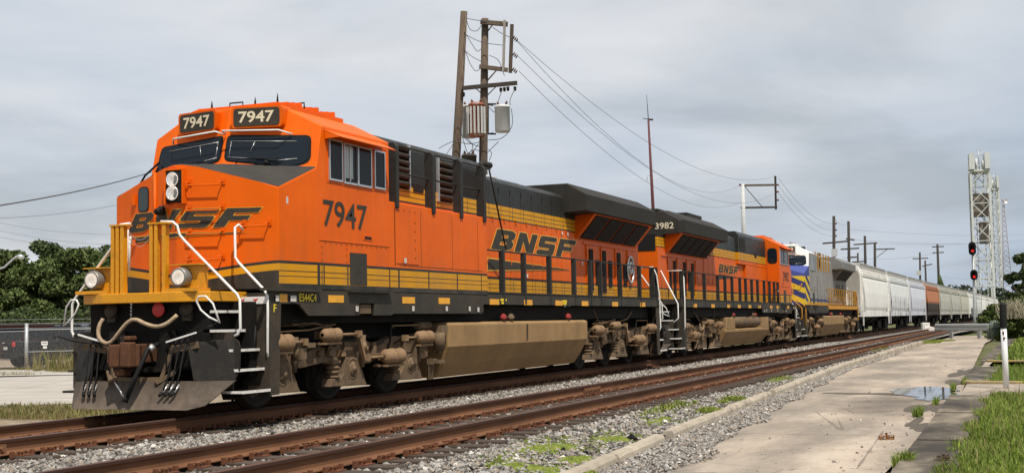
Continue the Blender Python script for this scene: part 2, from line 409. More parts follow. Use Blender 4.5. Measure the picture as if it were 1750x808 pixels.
def build_loco(cfg):
    root = empty('locomotive', cfg['loc'], cfg['rz'], cfg['label'], 'locomotive', 'locomotives hauling the freight train')
    bnsf = cfg['kind'] != 'grey'
    mb_body = cfg['body']; near = cfg['near']; full = cfg.get('full', True)       # near: +1 right side seen, -1 left side seen
    mo = cfg.get('panel', mb_body); m_hd = cfg.get('hood', mb_body); m_rail = cfg.get('rail', m_black)
    m_fr = cfg.get('front', mb_body); m_roof = cfg.get('roof', m_orange if bnsf else m_white)
    def P(mbx, name, mats, par=root, bevel=0): return mbx.build(name, mats, par, bevel)
    S = (1, -1)
    # ---------------- cab and nose shell
    v, f = [], []
    def A(*p): v.append(p); return len(v)-1
    idx = {}
    for s in S:
        for k, p in dict(n1=(1.42, 1.75, 1.7), n2=(1.5, 2.65, 1.7), n3=(1.5, 4.97, 1.7), t01=(.30, 1.395, 3.50), t1=(1.42, 1.75, 3.16), t2=(1.5, yF(1.5, 3.53), 3.53),
                         c0b=(.85, yF(.85, 4.5), 4.5), c1=(1.5, yF(1.5, 4.17), 4.17), r1=(1.5, 4.97, 4.17), r0=(.85, 4.97, 4.5)).items():
            idx[k, s] = A(p[0]*s, p[1], p[2])
    n0 = A(0, 1.3, 1.7); t0 = A(0, 1.3, 3.52); tc = A(0, yF(0, 3.64), 3.64); c0 = A(0, yF(0, 4.53), 4.53); rc = A(0, 4.97, 4.53)
    mi = []
    for s in S:
        g = lambda k: idx[k, s]
        for fc, q in (((n0, g('n1'), g('t1'), g('t01'), t0), 1), ((g('n1'), g('n2'), g('t2'), g('t1')), 0), ((g('n2'), g('n3'), g('r1'), g('c1'), g('t2')), 0),
                      ((t0, g('t01'), g('t1')), 2), ((t0, g('t1'), g('t2'), tc), 2), ((tc, g('t2'), g('c1'), g('c0b'), c0), 3),
                      ((g('c1'), g('r1'), g('r0'), g('c0b')), 3), ((c0, g('c0b'), g('r0'), rc), 3), ((g('r0'), g('r1'), g('n3')), 0)):
            f.append(fc); mi.append(q)
    f.append((idx['r0', 1], idx['n3', 1], idx['n3', -1], idx['r0', -1], rc)); mi.append(0)
    f.append((n0, idx['n1', 1], idx['n2', 1], idx['n3', 1], idx['n3', -1], idx['n2', -1], idx['n1', -1])); mi.append(0)
    mb = MB(); mb.add(v, f); mb.m = mi
    cab = P(mb, 'cab', [mb_body, m_fr, m_grey if bnsf else m_fr, m_roof], bevel=.022)
    # nose door edge, cab side seams and rivets
    mb = MB()
    mb.tube([(-.47, yN(-.47)-.012, 2.14), (-.47, yN(-.47)-.012, 3.44)], .022, 6)
    for s in S:
        mb.box(s*1.499, s*1.506, 2.75, 4.93, 2.445, 2.462); mb.box(s*1.499, s*1.506, 2.76, 2.772, 2.12, 2.44); mb.box(s*1.499, s*1.506, 3.57, 3.58, 2.12, 2.44)
    P(mb, 'seam', m_fr if bnsf else mb_body, cab)
    for s in S:
        mb = MB()
        mb.box(s*1.498, s*1.5045, 2.73, 4.94, 2.436, 2.446)
        for yy in np.arange(2.9, 4.9, .16): mb.cyl((s*1.5, yy, 2.41), (s*1.509, yy, 2.41), .009, 6)
        for zz in np.arange(2.15, 2.42, .1): mb.cyl((s*1.5, 2.80, zz), (s*1.509, 2.80, zz), .009, 6); mb.cyl((s*1.5, 3.53, zz), (s*1.509, 3.53, zz), .009, 6)
        P(mb, 'rivet_row', m_seam, cab)
    # windshields
    for s in S:
        out = [(.06, 3.70), (.06, 4.06), (1.33, 4.00), (1.37, 3.64), (1.12, 3.555), (.62, 3.62)]
        for nm, grow, lift, mt in (('windshield_gasket', .03, .006, m_gasket), ('windshield', 0, .014, m_glass)):
            cxm, czm = .7, 3.8; q = [(cxm+(a-cxm)*(1+grow*1.6), czm+(b-czm)*(1+grow*4.5)) for a, b in out]; q = round_poly(q, .09)
            mb = MB(); n = len(q); vs_ = [(s*a, yF(a, b)-lift, b) for a, b in q]; wv = [(s*a, yF(a, b)+.02, b) for a, b in q]
            mb.add(vs_+wv, [tuple(range(n))]+[(i, (i+1) % n, (i+1) % n+n, i+n) for i in range(n)])
            o = P(mb, nm, mt)
            if nm == 'windshield': ws = o
        mb = MB()
        def w(a, b, l=.05): return (s*a, yF(a, b)-l, b)
        mb.tube([w(.25, 3.62, .03), w(.3, 3.70, .09), w(.95, 3.68, .07)], .009, 6); mb.tube([w(.72, 3.60, .05), w(.76, 3.64, .09)], .03, 6)
        mb.tube([w(.95, 3.64, .07), w(.55, 3.69, .06)], .012, 6)
        mb.each('wiper', m_gasket, ws)
        mb = MB(); mb.tube([w(.12, 3.74, .022), w(.12, 3.98, .022)], .006, 4); mb.tube([w(.5, 3.97, .022), w(.44, 3.80, .022)], .006, 4)
        mb.tube([w(.1, 3.99, .022), w(1.15, 3.94, .022)], .005, 4); mb.tube([w(.1, 3.74, .022), w(.5, 3.70, .022), (s*.9, yF(.9, 3.66)-.022, 3.655), w(1.2, 3.67, .022)], .006, 4)
        mb.each('window_trim', m_sil, ws)
        # brow rail over the windshield, on brackets
        mb = MB(); a0 = w(.02, 4.10, .04); a1 = w(.06, 4.13, .20); a2 = w(.95, 4.10, .20); a3 = w(1.08, 4.05, .04)
        mb.tube([a0, a1, a2, a3], .014, 6); P(mb, 'grab_rail', m_white if bnsf else m_yel)
        # number board box
        yb = lambda x, z, l: yF(x, z)-l
        q = round_poly([(.18, 4.20), (.90, 4.20), (.90, 4.47), (.18, 4.47)], .05); n = len(q)
        for nm, gr, l0, l1, mt in (('number_board_housing', .05, .0, .14, m_fr if bnsf else m_white), ('number_board', 0, .13, .149, m_sill)):
            qq = [(a+(a-.54)*gr*2.2, b+(b-4.335)*gr*4) for a, b in q]
            yc = yF(.54, 4.33); sl = .19; n = len(qq)
            mb = MB(); mb.add([(s*a, yc+sl*(a-.54)-l1, b) for a, b in qq]+[(s*a, yc+sl*(a-.54)-l0+.12, b) for a, b in qq], [tuple(range(n))]+[(i, (i+1) % n, (i+1) % n+n, i+n) for i in range(n)])
            nb = P(mb, nm, mt)
        t = cfg['number']
        if t:
            x0 = .26; wd = .56
            letters(t, .175, (lambda u, q2, s=s: ((x0+u if s > 0 else -(x0+wd-u)), yF(.54, 4.33)+.19*((x0+u if s > 0 else x0+wd-u)-.54)-.154, 4.25+q2)), m_cream, nb, offset=.02, width=wd)
    # roof rim, hatch, antennas
    mb = MB()
    for s in S: mb.prism([(s*.70, 4.52), (s*.86, 4.50), (s*.86, 4.56), (s*.70, 4.60)], 1, 2.85, 4.6)
    mb.box(-.70, .70, 2.80, 4.6, 4.52, 4.585)
    for i in range(9): mb.box(.66+.02*(i % 2), .80, 3.0+i*.17, 3.08+i*.17, 4.56, 4.61+.02*(i % 3))
    P(mb, 'roof_hatch', m_roof, cab)
    for (x_, y_, h_) in ((-.55, 2.95, .13), (.25, 2.95, .12), (.62, 3.0, .16), (.5, 4.2, .12)):
        mb = MB(); mb.tube([(x_, y_, 4.58), (x_, y_, 4.60+h_*.5), (x_, y_, 4.6+h_)], [.02, .013, .003], 6); P(mb, 'antenna', m_gasket, cab)
    for x_, y_ in ((-.25, 3.0), (.55, 3.5)):
        mb = MB(); mb.tube([(x_, y_, 4.57), (x_, y_, 4.67), (x_+.24, y_, 4.67), (x_+.24, y_, 4.57)], .013, 6); P(mb, 'lifting_eye', m_gasket, cab)
    # side windows, visor
    for s in S:
        if not full and s != near: continue
        mb = MB(); mb.box(s*1.499, s*1.508, 2.97, 4.88, 3.33, 3.35); mb.box(s*1.499, s*1.508, 2.97, 4.88, 4.03, 4.045); mb.box(s*1.499, s*1.508, 2.97, 2.985, 3.35, 4.03)
        P(mb, 'seam', mb_body, cab)
        for y0, y1, z0, z1 in ((3.03, 3.40, 3.385, 3.985), (3.48, 4.33, 3.375, 3.975), (4.46, 4.79, 3.385, 3.975)):
            mb = MB(); mb.box(s*1.497, s*1.512, y0, y1, z0, z1); wnd = P(mb, 'side_window', m_glassg)
            mb = MB(); t_ = .018
            mb.box(s*1.5, s*1.524, y0-t_, y0+t_*.6, z0-t_, z1+t_); mb.box(s*1.5, s*1.524, y1-t_*.6, y1+t_, z0-t_, z1+t_)
            mb.box(s*1.5, s*1.524, y0+t_*.6, y1-t_*.6, z0-t_, z0+t_*.6); mb.box(s*1.5, s*1.524, y0+t_*.6, y1-t_*.6, z1-t_*.6, z1+t_)
            if y1-y0 > .6:
                mb.box(s*1.5, s*1.54, 3.86, 3.90, z0, z1); mb.box(s*1.5, s*1.535, 3.62, 3.64, z0+.02, z1-.02)
            P(mb, 'window_frame', m_sil, wnd)
            if y1-y0 > .6: mb = MB(); mb.box(s*1.512, s*1.522, 3.50, 3.73, z0+.07, z1-.03); P(mb, 'sliding_pane', m_pane, wnd)
        if bnsf and s == near:
            mb = MB(); mb.prism([(s*1.5, 4.10), (s*1.76, 3.985), (s*1.765, 4.0), (s*1.5, 4.125)], 1, 2.9, 4.72)
            mb.add([(s*1.51, 2.9, 4.1), (s*1.75, 2.9, 3.99), (s*1.51, 2.9, 3.98)], [(0, 1, 2)]); P(mb, 'sun_visor', m_roof)
            letters(cfg['number'], .40, (lambda u, q, s=s: (s*1.506, (2.84+u if s > 0 else 4.2-u), 2.665+q)), m_sill, root, width=1.36, offset=.012) if cfg.get('cabnum', 1) else None
        # recess by the step, slot, stickers
        mb = MB(); mb.box(s*1.49, s*1.504, 3.635, 4.18, 1.80, 2.30); P(mb, 'door_recess', m_sill)
        mb = MB(); mb.box(s*1.49, s*1.507, 4.06, 4.38, 2.515, 2.60); sl_ = P(mb, 'vent_slot', mb_body); mb = MB(); mb.box(s*1.5, s*1.511, 4.11, 4.33, 2.535, 2.575); P(mb, 'vent_opening', m_gasket, sl_)
        # seams that frame the yellow striping
        mb = MB()
        for yy, ww in ((2.705, .07), (2.80, .012), (2.86, .03), (3.57, .03), (4.95, .035), (5.28, .05), (6.41, .04), (7.60, .04), (8.69, .025)):
            mb.box(s*1.49, s*1.5035, yy-ww/2, yy+ww/2, 1.78, 2.085)
        mb.each('stripe_seam', m_sill, root)
    if bnsf or True:
        # headlights in the nose
        mb = MB(); mb.box(-.16, .14, 1.285, 1.36, 2.97, 3.43); mb.box(-.135, .115, 1.262, 1.29, 2.99, 3.41)
        hl = P(mb, 'headlight_housing', m_gasket)
        mb = MB()
        for x0, x1, z0, z1 in ((-.175, -.15, 2.95, 3.45), (.13, .155, 2.95, 3.45), (-.15, .13, 3.43, 3.45)): mb.box(x0, x1, 1.255, 1.37, z0, z1)
        P(mb, 'housing_rim', m_fr, hl)
        for zz in (3.10, 3.295):
            mb = MB(); mb.lathe((-.01, 1.235, zz), (0, 1, 0), [(0, .098), (-.012, .104), (-.012, .09), (.0, .088), (.03, .07), (.05, .03), (.055, 0)], 20); h = P(mb, 'headlight', m_lens)
            mb = MB(); mb.lathe((-.01, 1.225, zz), (0, 1, 0), [(0, 0), (-.006, .05), (0, .088)], 20); P(mb, 'lamp_glass', m_lensg, h)
        mb = MB(); mb.lathe((-.30, 1.36, 2.88), (.25, -1, -.25), [(0, .02), (.08, .025), (.12, .04), (.15, .05), (.15, .0)], 14); mb.beam((-.28, 1.30, 2.84), (-.28, 1.37, 2.90), .08, .1); P(mb, 'nose_lamp', m_gasket)
    # nose door window
    q = round_poly([(-.86, 2.90), (-.64, 2.90), (-.64, 3.24), (-.86, 3.24)], .08); n = len(q)
    for nm, gr, l, mt in (('window_gasket', .10, .006, m_gasket), ('nose_window', 0, .012, m_glassd)):
        mb = MB(); qq = [(a+(a+.75)*gr*1.5, b+(b-3.07)*gr) for a, b in q]
        mb.add([(a, yN(a)-l, b) for a, b in qq]+[(a, yN(a)+.02, b) for a, b in qq], [tuple(range(n))]+[(i, (i+1) % n, (i+1) % n+n, i+n) for i in range(n)]); P(mb, nm, mt)
    # nose grab irons
    for x0, x1, z in ((.20, .66, 3.20), (.20, .66, 2.84), (.20, .66, 2.50), (.20, .66, 2.14), (.95, 1.30, 2.60)):
        mb = MB(); l = .10
        mb.tube([(x0, yN(x0), z+.05), (x0, yN(x0)-l, z+.05), (x0, yN(x0)-l, z), (x1, yN(x1)-l, z), (x1, yN(x1)-l, z+.05), (x1, yN(x1), z+.05)], .011, 6)
        for xx in (x0, x1): mb.box(xx-.03, xx+.03, yN(xx)-.016, yN(xx)+.01, z+.01, z+.10)
        P(mb, 'grab_iron', m_fr if bnsf else m_yel)
    mb = MB(); mb.box(-.98, -.93, yN(-.95)-.04, yN(-.95)+.01, 3.0, 3.16); mb.box(-.98, -.93, yN(-.95)-.04, yN(-.95)+.01, 2.4, 2.5); mb.each('door_hinge', m_fr, root)
    mb = MB(); mb.tube([(-.9, 1.62, 3.28), (-.82, 1.66, 3.44), (-.5, 1.6, 3.62), (-.44, 1.6, 3.50)], .016, 6); mb.tube([(-.88, 1.66, 3.30), (-.6, 1.62, 3.46), (-.5, 1.55, 3.53)], .014, 6); P(mb, 'mirror_bracket', m_gasket)
    # ---------------- full width equipment body behind the cab
    if cfg['kind'] == 'second':
        mb = MB(); mb.box(-.95, .95, 4.972, 9.0, 1.7, 3.185); P(mb, 'equipment_cabinet', mo, bevel=.018)
        mb = MB(); mb.box(-1.48, 1.48, 4.98, 8.8, 1.64, 1.74); P(mb, 'side_walkway', m_sill)
        q = round_poly([(1.06, 3.42), (1.38, 3.42), (1.38, 3.98), (1.06, 3.98)], .13); n = len(q)
        for s in S:
            mb = MB(); mb.prism([(s*a, b) for a, b in q], 1, 4.965, 4.985); P(mb, 'rear_cab_window', m_glass)
            mb = MB(); mb.prism([(s*(1.22+(a-1.22)*1.25), 3.7+(b-3.7)*1.15) for a, b in q], 1, 4.965, 4.980); P(mb, 'window_gasket', m_gasket)
            mb = MB(); mb.box(s*1.0, s*1.44, 4.972, 4.976, 1.8, 1.82); mb.box(s*.985, s*.995, 4.97, 4.978, 1.8, 4.05); P(mb, 'door_seam', m_rust, cab)
    elif bnsf:
        mb = MB(); mb.box(-1.5, 1.5, 4.972, 9.0, 1.7, 3.20); P(mb, 'equipment_cabinet', mo, bevel=.018)
    else:
        mb = MB(); mb.box(-1.4, 1.4, 4.972, 9.0, 1.7, 3.40); P(mb, 'equipment_cabinet', mo, bevel=.018)
    mb = MB()
    for s in S:
        if (s != near and not full) or cfg['kind'] == 'second': continue
        mb.box(s*1.498, s*1.507, 5.14, 5.16, 2.15, 3.1)
        for yy in (6.12, 7.4, 8.55): mb.box(s*1.499, s*1.5035, yy, yy+.008, 2.15, 3.1)
        mb.box(s*1.499, s*1.5035, 5.3, 8.8, 2.155, 2.163)
        mb.box(s*1.499, s*1.505, 5.2, 6.02, 2.18, 2.19)
        for yy in np.arange(5.3, 6.1, .2): mb.cyl((s*1.5, yy, 3.08), (s*1.509, yy, 3.08), .010, 6)
        for zz in np.arange(2.3, 3.05, .15): mb.cyl((s*1.5, 5.9, zz), (s*1.509, 5.9, zz), .012, 6)
    if mb.v: P(mb, 'cabinet_seam', m_seam if bnsf else m_sill)
    # upper hood with dynamic brake grids
    mb = MB(); x1 = .95
    mb.prism([(-x1, 3.19), (x1, 3.19), (x1, 4.30), (x1-.12, 4.44), (-x1+.12, 4.44), (-x1, 4.30)], 1, 4.975, 10.3)
    P(mb, 'brake_grid_cabin', m_hd, bevel=.02)
    for s in S:
        if s != near and not full: continue
        for y0, y1, z0 in (((6.20, 6.72, 3.62), (7.98, 8.62, 3.52)) if cfg['kind'] == 'orange' else ()):
            for k in range(6):
                zz = z0+.04+k*.125
                mb = MB(); mb.tube([(s*.945, y0, zz), (s*.99, y0+.05, zz), (s*.99, y1-.05, zz), (s*.945, y1, zz)], .05, 8); P(mb, 'resistor_louvre', m_resist)
            mb = MB(); ye = y1 if y0 < 7 else y0-.06; mb.box(s*.94, s*1.0, ye, ye+.045, z0-.06, z0+.76); P(mb, 'grid_edge_trim', m_sil)
            mb = MB(); mb.box(s*.945, s*.955, y0-.02, y1, z0-.05, z0+.74); P(mb, 'grid_opening', m_gasket)
        mb = MB(); mb.box(s*.948, s*.965, 6.95, 7.35, 3.56, 3.72); mb.box(s*.948, s*.965, 9.1, 10.1, 3.7, 4.2); mb.each('hood_vent', m_grille, root)
        # black slender guard posts and two rails on the cabinet roof
        if cfg['kind'] == 'orange':
            for yy in (5.22, 6.62, 7.80, 8.87):
                mb = MB(); mb.prism([(s*1.37, 3.21), (s*1.504, 3.10), (s*1.53, 3.12), (s*1.53, 4.14), (s*1.48, 4.20), (s*1.37, 4.20)], 1, yy-.055, yy+.055); P(mb, 'guard_post', m_rail)
            for zz in (4.18, 3.72):
                mb = MB(); mb.tube([(s*1.44, 5.18, zz), (s*1.44, 9.0 if zz < 4 else 9.35, zz)], .016, 6); P(mb, 'guard_rail', m_rail)
            mb = MB(); mb.tube([(s*1.44, 9.3, 4.17), (s*1.3, 10.0, 3.5), (s*1.1, 10.9, 2.7)], .018, 6); P(mb, 'stay_bar', m_rail)
    # ---------------- engine hood
    mb = MB(); xh = .85
    mb.prism([(-xh, 1.72), (xh, 1.72), (xh, 4.12), (xh-.10, 4.22), (-xh+.10, 4.22), (-xh, 4.12)], 1, 10.302, 15.6)
    mb.prism([(-xh, 1.72), (xh, 1.72), (xh, 3.19), (-xh, 3.19)], 1, 9.002, 10.300)
    P(mb, 'engine_hood', m_hd, bevel=.015)
    ncut = 16
    for s in S:
        if s != near and not full: continue
        ys = np.linspace(10.45, 15.55, 9)
        for i in range(8):
            mb = MB(); mb.box(s*.848, s*.862, ys[i]+.012, ys[i+1]-.012, 2.13, 4.02); d = P(mb, 'hood_door', m_hd)
            mb = MB(); mb.box(s*.86, s*.885, (ys[i]+ys[i+1])/2-.03, (ys[i]+ys[i+1])/2+.03, 3.30, 3.42)
            for zz in (2.4, 3.9): mb.box(s*.86, s*.875, ys[i]+.02, ys[i]+.05, zz, zz+.1)
            mb.each('door_latch', m_hd, d)
            mb = MB(); mb.box(s*.846, s*.854, ys[i]-.012, ys[i]+.012, 1.80, 4.02); P(mb, 'door_gap', m_gasket)
            mb = MB(); mb.box(s*.846, s*.858, ys[i]+.012, ys[i+1]-.012, 1.80, 2.10); P(mb, 'lower_door', m_hd)
    mb = MB(); mb.lathe((0, 12.4, 4.2), (0, 0, 1), [(0, .42), (.10, .42), (.12, .30), (.20, .28), (.24, .12), (.27, 0)], 20); mb.box(-.5, .5, 11.7, 13.2, 4.21, 4.30); P(mb, 'exhaust_stack', m_sil)
    for y_ in (11.2, 14.1, 14.7):
        mb = MB(); mb.box(-.6, .6, y_, y_+.45, 4.215, 4.27); P(mb, 'roof_cover', m_hood)
    mb = MB(); mb.tube([(.80, 10.2, 4.28), (.90, 10.2, 4.42), (.90, 10.6, 4.42)], .07, 8); P(mb, 'exhaust_elbow', m_hood)
    # ---------------- radiator compartment with wings
    ya, yb_ = cfg.get('rad', (15.15, 21.0))
    mb = MB(); mb.prism([(-xh, 1.72), (xh, 1.72), (xh, 3.75), (-xh, 3.75)], 1, 15.602, 21.25); P(mb, 'radiator_compartment', m_hd, bevel=.012)
    m_wing = cfg.get('wing', m_hood)
    mb = MB(); prof = [(-1.46, 3.78), (-.9, 3.752), (.9, 3.752), (1.46, 3.78), (1.48, 4.17), (.95, 4.47), (-.95, 4.47), (-1.48, 4.17)]
    n = len(prof); fr = [(a*.985, ya, 4.1+(b-4.1)*.97) for a, b in prof]; md = [(a, ya+.04, b) for a, b in prof]; en = [(a, yb_, b) for a, b in prof]; e2 = [(a*.93, yb_+.25, b*.985+.03) for a, b in prof]
    V_ = fr+md+en+e2; F_ = [tuple(range(n)), tuple(range(3*n, 4*n))]+[(k*n+i, k*n+(i+1) % n, (k+1)*n+(i+1) % n, (k+1)*n+i) for k in range(3) for i in range(n)]
    mb.add(V_, F_); P(mb, 'radiator_wing', m_wing, bevel=.012)
    mb = MB(); mb.box(-.80, .80, ya+.8, ya+3.2, 4.472, 4.49); P(mb, 'radiator_top_screen', m_sil if cfg['kind'] == 'orange' else m_hood)
    if cfg['kind'] == 'second':
        mb = MB(); mb.box(-.85, .85, 15.6, 17.6, 4.472, 4.62); mb.box(-.7, .7, 18.0, 20.6, 4.472, 4.53); P(mb, 'radiator_fan_box', m_hood)
    for s in S:
        if s != near and not full: continue
        # slanted intake screens below the wing
        np_ = 5 if cfg['kind'] == 'second' else 4
        yy = np.linspace(ya+.95, yb_-.25, np_+1)
        mb = MB(); mb.prism([(s*.852, 3.18), (s*1.36, 3.775), (s*.852, 3.775)], 1, ya+.8, yb_); P(mb, 'intake_housing', m_orange if bnsf else mb_body)
        for i in range(np_):
            mb = MB(); y0, y1 = yy[i]+.06, yy[i+1]-.06
            pts = [(s*.895, y0, 3.22), (s*.895, y1, 3.22), (s*1.345, y1, 3.745), (s*1.345, y0, 3.745)]
            nrm = Vector((s*.60, 0, -.5)).normalized()*.02; mb.add(pts+[tuple(Vector(p)+nrm) for p in pts], [(0, 1, 2, 3), (4, 5, 6, 7), (0, 1, 5, 4), (1, 2, 6, 5), (2, 3, 7, 6), (3, 0, 4, 7)])
            P(mb, 'intake_screen', m_grille)
        # tall narrow door grilles
        for y0, z0, z1 in ((16.95, 2.18, 2.98), (17.45, 2.35, 2.72), (18.0, 2.15, 2.98), (18.5, 2.3, 2.74), (19.25, 2.0, 2.98), (19.8, 2.35, 2.7)):
            mb = MB(); mb.box(s*.85, s*.872, y0, y0+.28, z0-.25, z1); P(mb, 'door_grille', m_grille)
        mb = MB()
        for y0 in (16.7, 17.85, 19.05, 20.15): mb.box(s*.85, s*.88, y0, y0+.06, 1.85, 3.08)
        mb.box(s*.85, s*.88, 16.5, 20.9, 3.085, 3.13); P(mb, 'door_frame', mo if bnsf else mb_body)
    # rear end face
    mb = MB(); mb.box(-.78, -.22, 21.24, 21.262, 3.22, 3.72); mb.box(.22, .78, 21.24, 21.262, 3.22, 3.72); mb.each('rear_screen', m_gasket, root)
    if cfg['kind'] == 'second':
        letters('3982', .19, lambda u, q: (-.62-u, yb_+.25+.008, 3.90+q), m_cream, root, width=.58, offset=.01)
    # ---------------- frame, walkways
    mb = MB(); mb.box(-1.50, 1.50, 1.62, 2.2, 1.50, 1.66)
    for s in S: mb.prism([(1.36, 1.50), (2.15, 1.50), (2.42, 1.33), (3.93, 1.33), (3.93, 1.52), (4.42, 1.52), (4.42, 1.33), (5.0, 1.33), (5.1, 1.355), (8.7, 1.355), (8.78, 1.40), (8.78, 1.70), (1.36, 1.70)], 0, s*1.46, s*1.496)
    P(mb, 'side_sill', m_sill)
    mb = MB()
    for s in S:
        mb.box(s*1.30, s*1.485, 8.782, 21.0, 1.53, 1.755)
    mb.box(-1.29, 1.29, 8.9, 21.3, 1.62, 1.745); P(mb, 'walkway', m_sill if cfg['kind'] != 'grey' else m_yel)
    mb = MB()
    for s in S:
        mb.box(s*1.496, s*1.56, 1.15, 2.70, 1.675, 1.715); mb.box(s*1.496, s*1.57, 3.56, 4.95, 1.69, 1.71); mb.box(s*1.30, s*1.50, 8.95, 20.9, 1.757, 1.775)
    mb.each('drip_ledge', m_sill, root)
    if bnsf:
        for s in S:
            if s != near and not full: continue
            for y0 in (1.64, 2.98, 5.40, 6.80, 9.11, 10.9, 12.75, 14.5, 16.8, 19.2):
                xo = 1.496 if y0 < 8.8 else 1.485
                mb = MB(); mb.box(s*xo, s*(xo+.006), y0, y0+(.46 if y0 > 2.5 else .20), 1.525, 1.635); P(mb, 'reflector', m_yel2)
            for y0, z0 in ((1.515, 1.53), (1.90, 1.53), (3.78, 1.39), (5.72, 1.40), (7.05, 1.40), (8.05, 1.40), (8.45, 1.385), (5.45, 2.20), (12.6, 2.15), (14.9, 3.22), (15.3, 3.22), (16.3, 2.55)):
                xo = 1.496 if y0 < 8.8 else .862
                sw = .15 if y0 == 1.90 else .085; mb = MB(); mb.box(s*(xo+.02), s*(xo+.024), y0, y0+sw, z0, z0+.085); P(mb, 'sticker', m_label)
            if cfg['kind'] == 'orange' and s == near:
                letters('ES44C4', .115, lambda u, q: (1.504, 2.16+u, 1.535+q), m_lab, root, width=.47, offset=.01)
                letters('F', .11, lambda u, q: (1.5165, 1.46+u, 1.38+q), m_lab, root, width=.07, offset=.01)
                for y0, z0, w_ in ((9.65, 1.60, .3), (9.7, 1.54, .2), (13.2, 1.6, .28), (13.25, 1.545, .2)):
                    mb = MB(); mb.box(1.485, 1.492, y0, y0+w_, z0, z0+.045); P(mb, 'sticker', m_lab)
                mb = MB(); mb.box(1.432, 1.44, 1.93, 2.03, 2.93, 3.03); o_ = P(mb, 'sticker', m_label)
    # side handrail with flat posts
    ph = cfg.get('rail_y', (9.85, 11.0, 12.5, 14.1, 15.25, 16.0, 17.6, 19.3, 20.9))
    for s in S:
        if s != near and not full: continue
        mb = MB(); ra = 8.72 if cfg['kind'] != 'second' else 5.05; mb.tube([(s*1.44, ra, 2.50), (s*1.44, ra+.03, 2.59), (s*1.44, 20.95, 2.60)], .017, 6); P(mb, 'handrail', m_rail)
        if cfg['kind'] == 'grey':
            mb = MB(); mb.tube([(s*1.44, 8.9, 2.2), (s*1.44, 20.95, 2.2)], .012, 6); P(mb, 'handrail', m_rail)
        for yy in ph:
            mb = MB(); mb.box(s*(1.40 if bnsf else 1.455), s*1.495, yy-.045, yy+.045, 1.54, 2.61); P(mb, 'handrail_post', m_rail)
    # ---------------- end platforms: 0 = front, 1 = rear (mirrored along the length)
    for e in (0, 1):
        def Y(y): return y if e == 0 else 22.3-y
        front = e == 0
        mb = MB()
        mb.prism([(-1.06, Y(.62)), (-.62, Y(.47)), (.62, Y(.47)), (1.06, Y(.62)), (1.06, Y(1.5)), (-1.06, Y(1.5))], 2, 1.535, 1.672)
        P(mb, 'end_platform', m_yel if (front or cfg['kind'] == 'grey') else m_sill, bevel=.01)
        mb = MB(); mb.box(-1.0, 1.0, Y(.70), Y(1.5), .62, 1.533); mb.box(-1.30, 1.30, Y(1.2), Y(1.5), .5, 1.53)
        P(mb, 'end_sheet', m_dark)
        # plow: upper blade and lower, forward-leaning skirt
        mb = MB()
        up = [(-1.42, .78, 1.0), (-.93, .50, .98), (.93, .50, .98), (1.42, .78, 1.0)]
        mid = [(-1.45, .72, .46), (-1.0, .42, .48), (1.0, .42, .48), (1.42, .70, .48)]
        lo = [(-1.16, .36, .16), (-.98, .20, .11), (.98, .20, .11), (1.16, .36, .16)]
        rows = [up, mid, lo]; V_ = [(a, Y(b), c) for r_ in rows for a, b, c in r_]+[(a, Y(b+.03), c) for r_ in rows for a, b, c in r_]
        F_ = []
        for r_ in range(2):
            for i in range(3):
                if r_ == 0: continue
                a = r_*4+i; F_.append((a, a+1, a+5, a+4)); F_.append((a+12, a+13, a+17, a+16))
        F_ += [(4, 8, 20, 16), (7, 11, 23, 19), (8, 9, 21, 20), (9, 10, 22, 21), (10, 11, 23, 22),(5, 6, 18, 17)]
        V_ = [(a*(.89 if a < 0 else 1), b, c) for a, b, c in V_]; mb.add(V_, F_); pl_ = P(mb, 'snow_plow', m_plow, bevel=.006)
        for sx in S:
            mb = MB(); a = [(sx*.80, .46, .98), (sx*1.36, .76, 1.03), (sx*1.43, .74, .99), (sx*1.45, .74, .90), (sx*1.44, .74, .62), (sx*1.40, .69, .48), (sx*1.0, .44, .485), (sx*.92, .44, .485)]
            n = len(a); kx_ = .89 if sx < 0 else 1; mb.add([(p*kx_, Y(q), r_) for p, q, r_ in a]+[(p*kx_, Y(q+.03), r_) for p, q, r_ in a], [tuple(range(n)), tuple(range(n, 2*n))]+[(i, (i+1) % n, (i+1) % n+n, i+n) for i in range(n)])
            P(mb, 'plow_wing', m_wingd, pl_, .008)
        mb = MB()
        for sx in S: mb.beam((sx*.55, Y(.55), .60), (sx*.36, Y(.38), .46), .09, .05); mb.beam((sx*.95, Y(.50), .96), (sx*.55, Y(.50), .90), .05, .09); mb.beam((sx*.55, Y(.52), .95), (sx*.38, Y(.46), .48), .05, .05)
        mb.box(-.42, .42, Y(.43), Y(.50), .47, .53); P(mb, 'plow_brace', m_under, pl_)
        # coupler
        mb = MB(); mb.box(-.13, .13, Y(.28), Y(.9), .72, .98); mb.prism([(-.19, Y(.30)), (-.18, Y(.08)), (-.10, Y(.0)), (.02, Y(.09)), (.08, Y(.17)), (.20, Y(.12)), (.24, Y(.20)), (.16, Y(.34))], 2, .68, .98)
        mb.prism([(-.24, Y(.30)), (-.24, Y(.12)), (-.20, Y(.10)), (-.18, Y(.30))], 2, .72, .90); mb.box(-.05, .12, Y(.14), Y(.30), 1.03, 1.09); mb.box(-.10, .06, Y(.10), Y(.26), .56, .66)
        cp = P(mb, 'coupler', m_rust, bevel=.018)
        mb = MB(); mb.prism([(.10, Y(-.03)), (.24, Y(-.01)), (.24, Y(.13)), (.08, Y(.15)), (.02, Y(.06))], 2, .68, 1.01); P(mb, 'knuckle', m_rust, cp, bevel=.02)
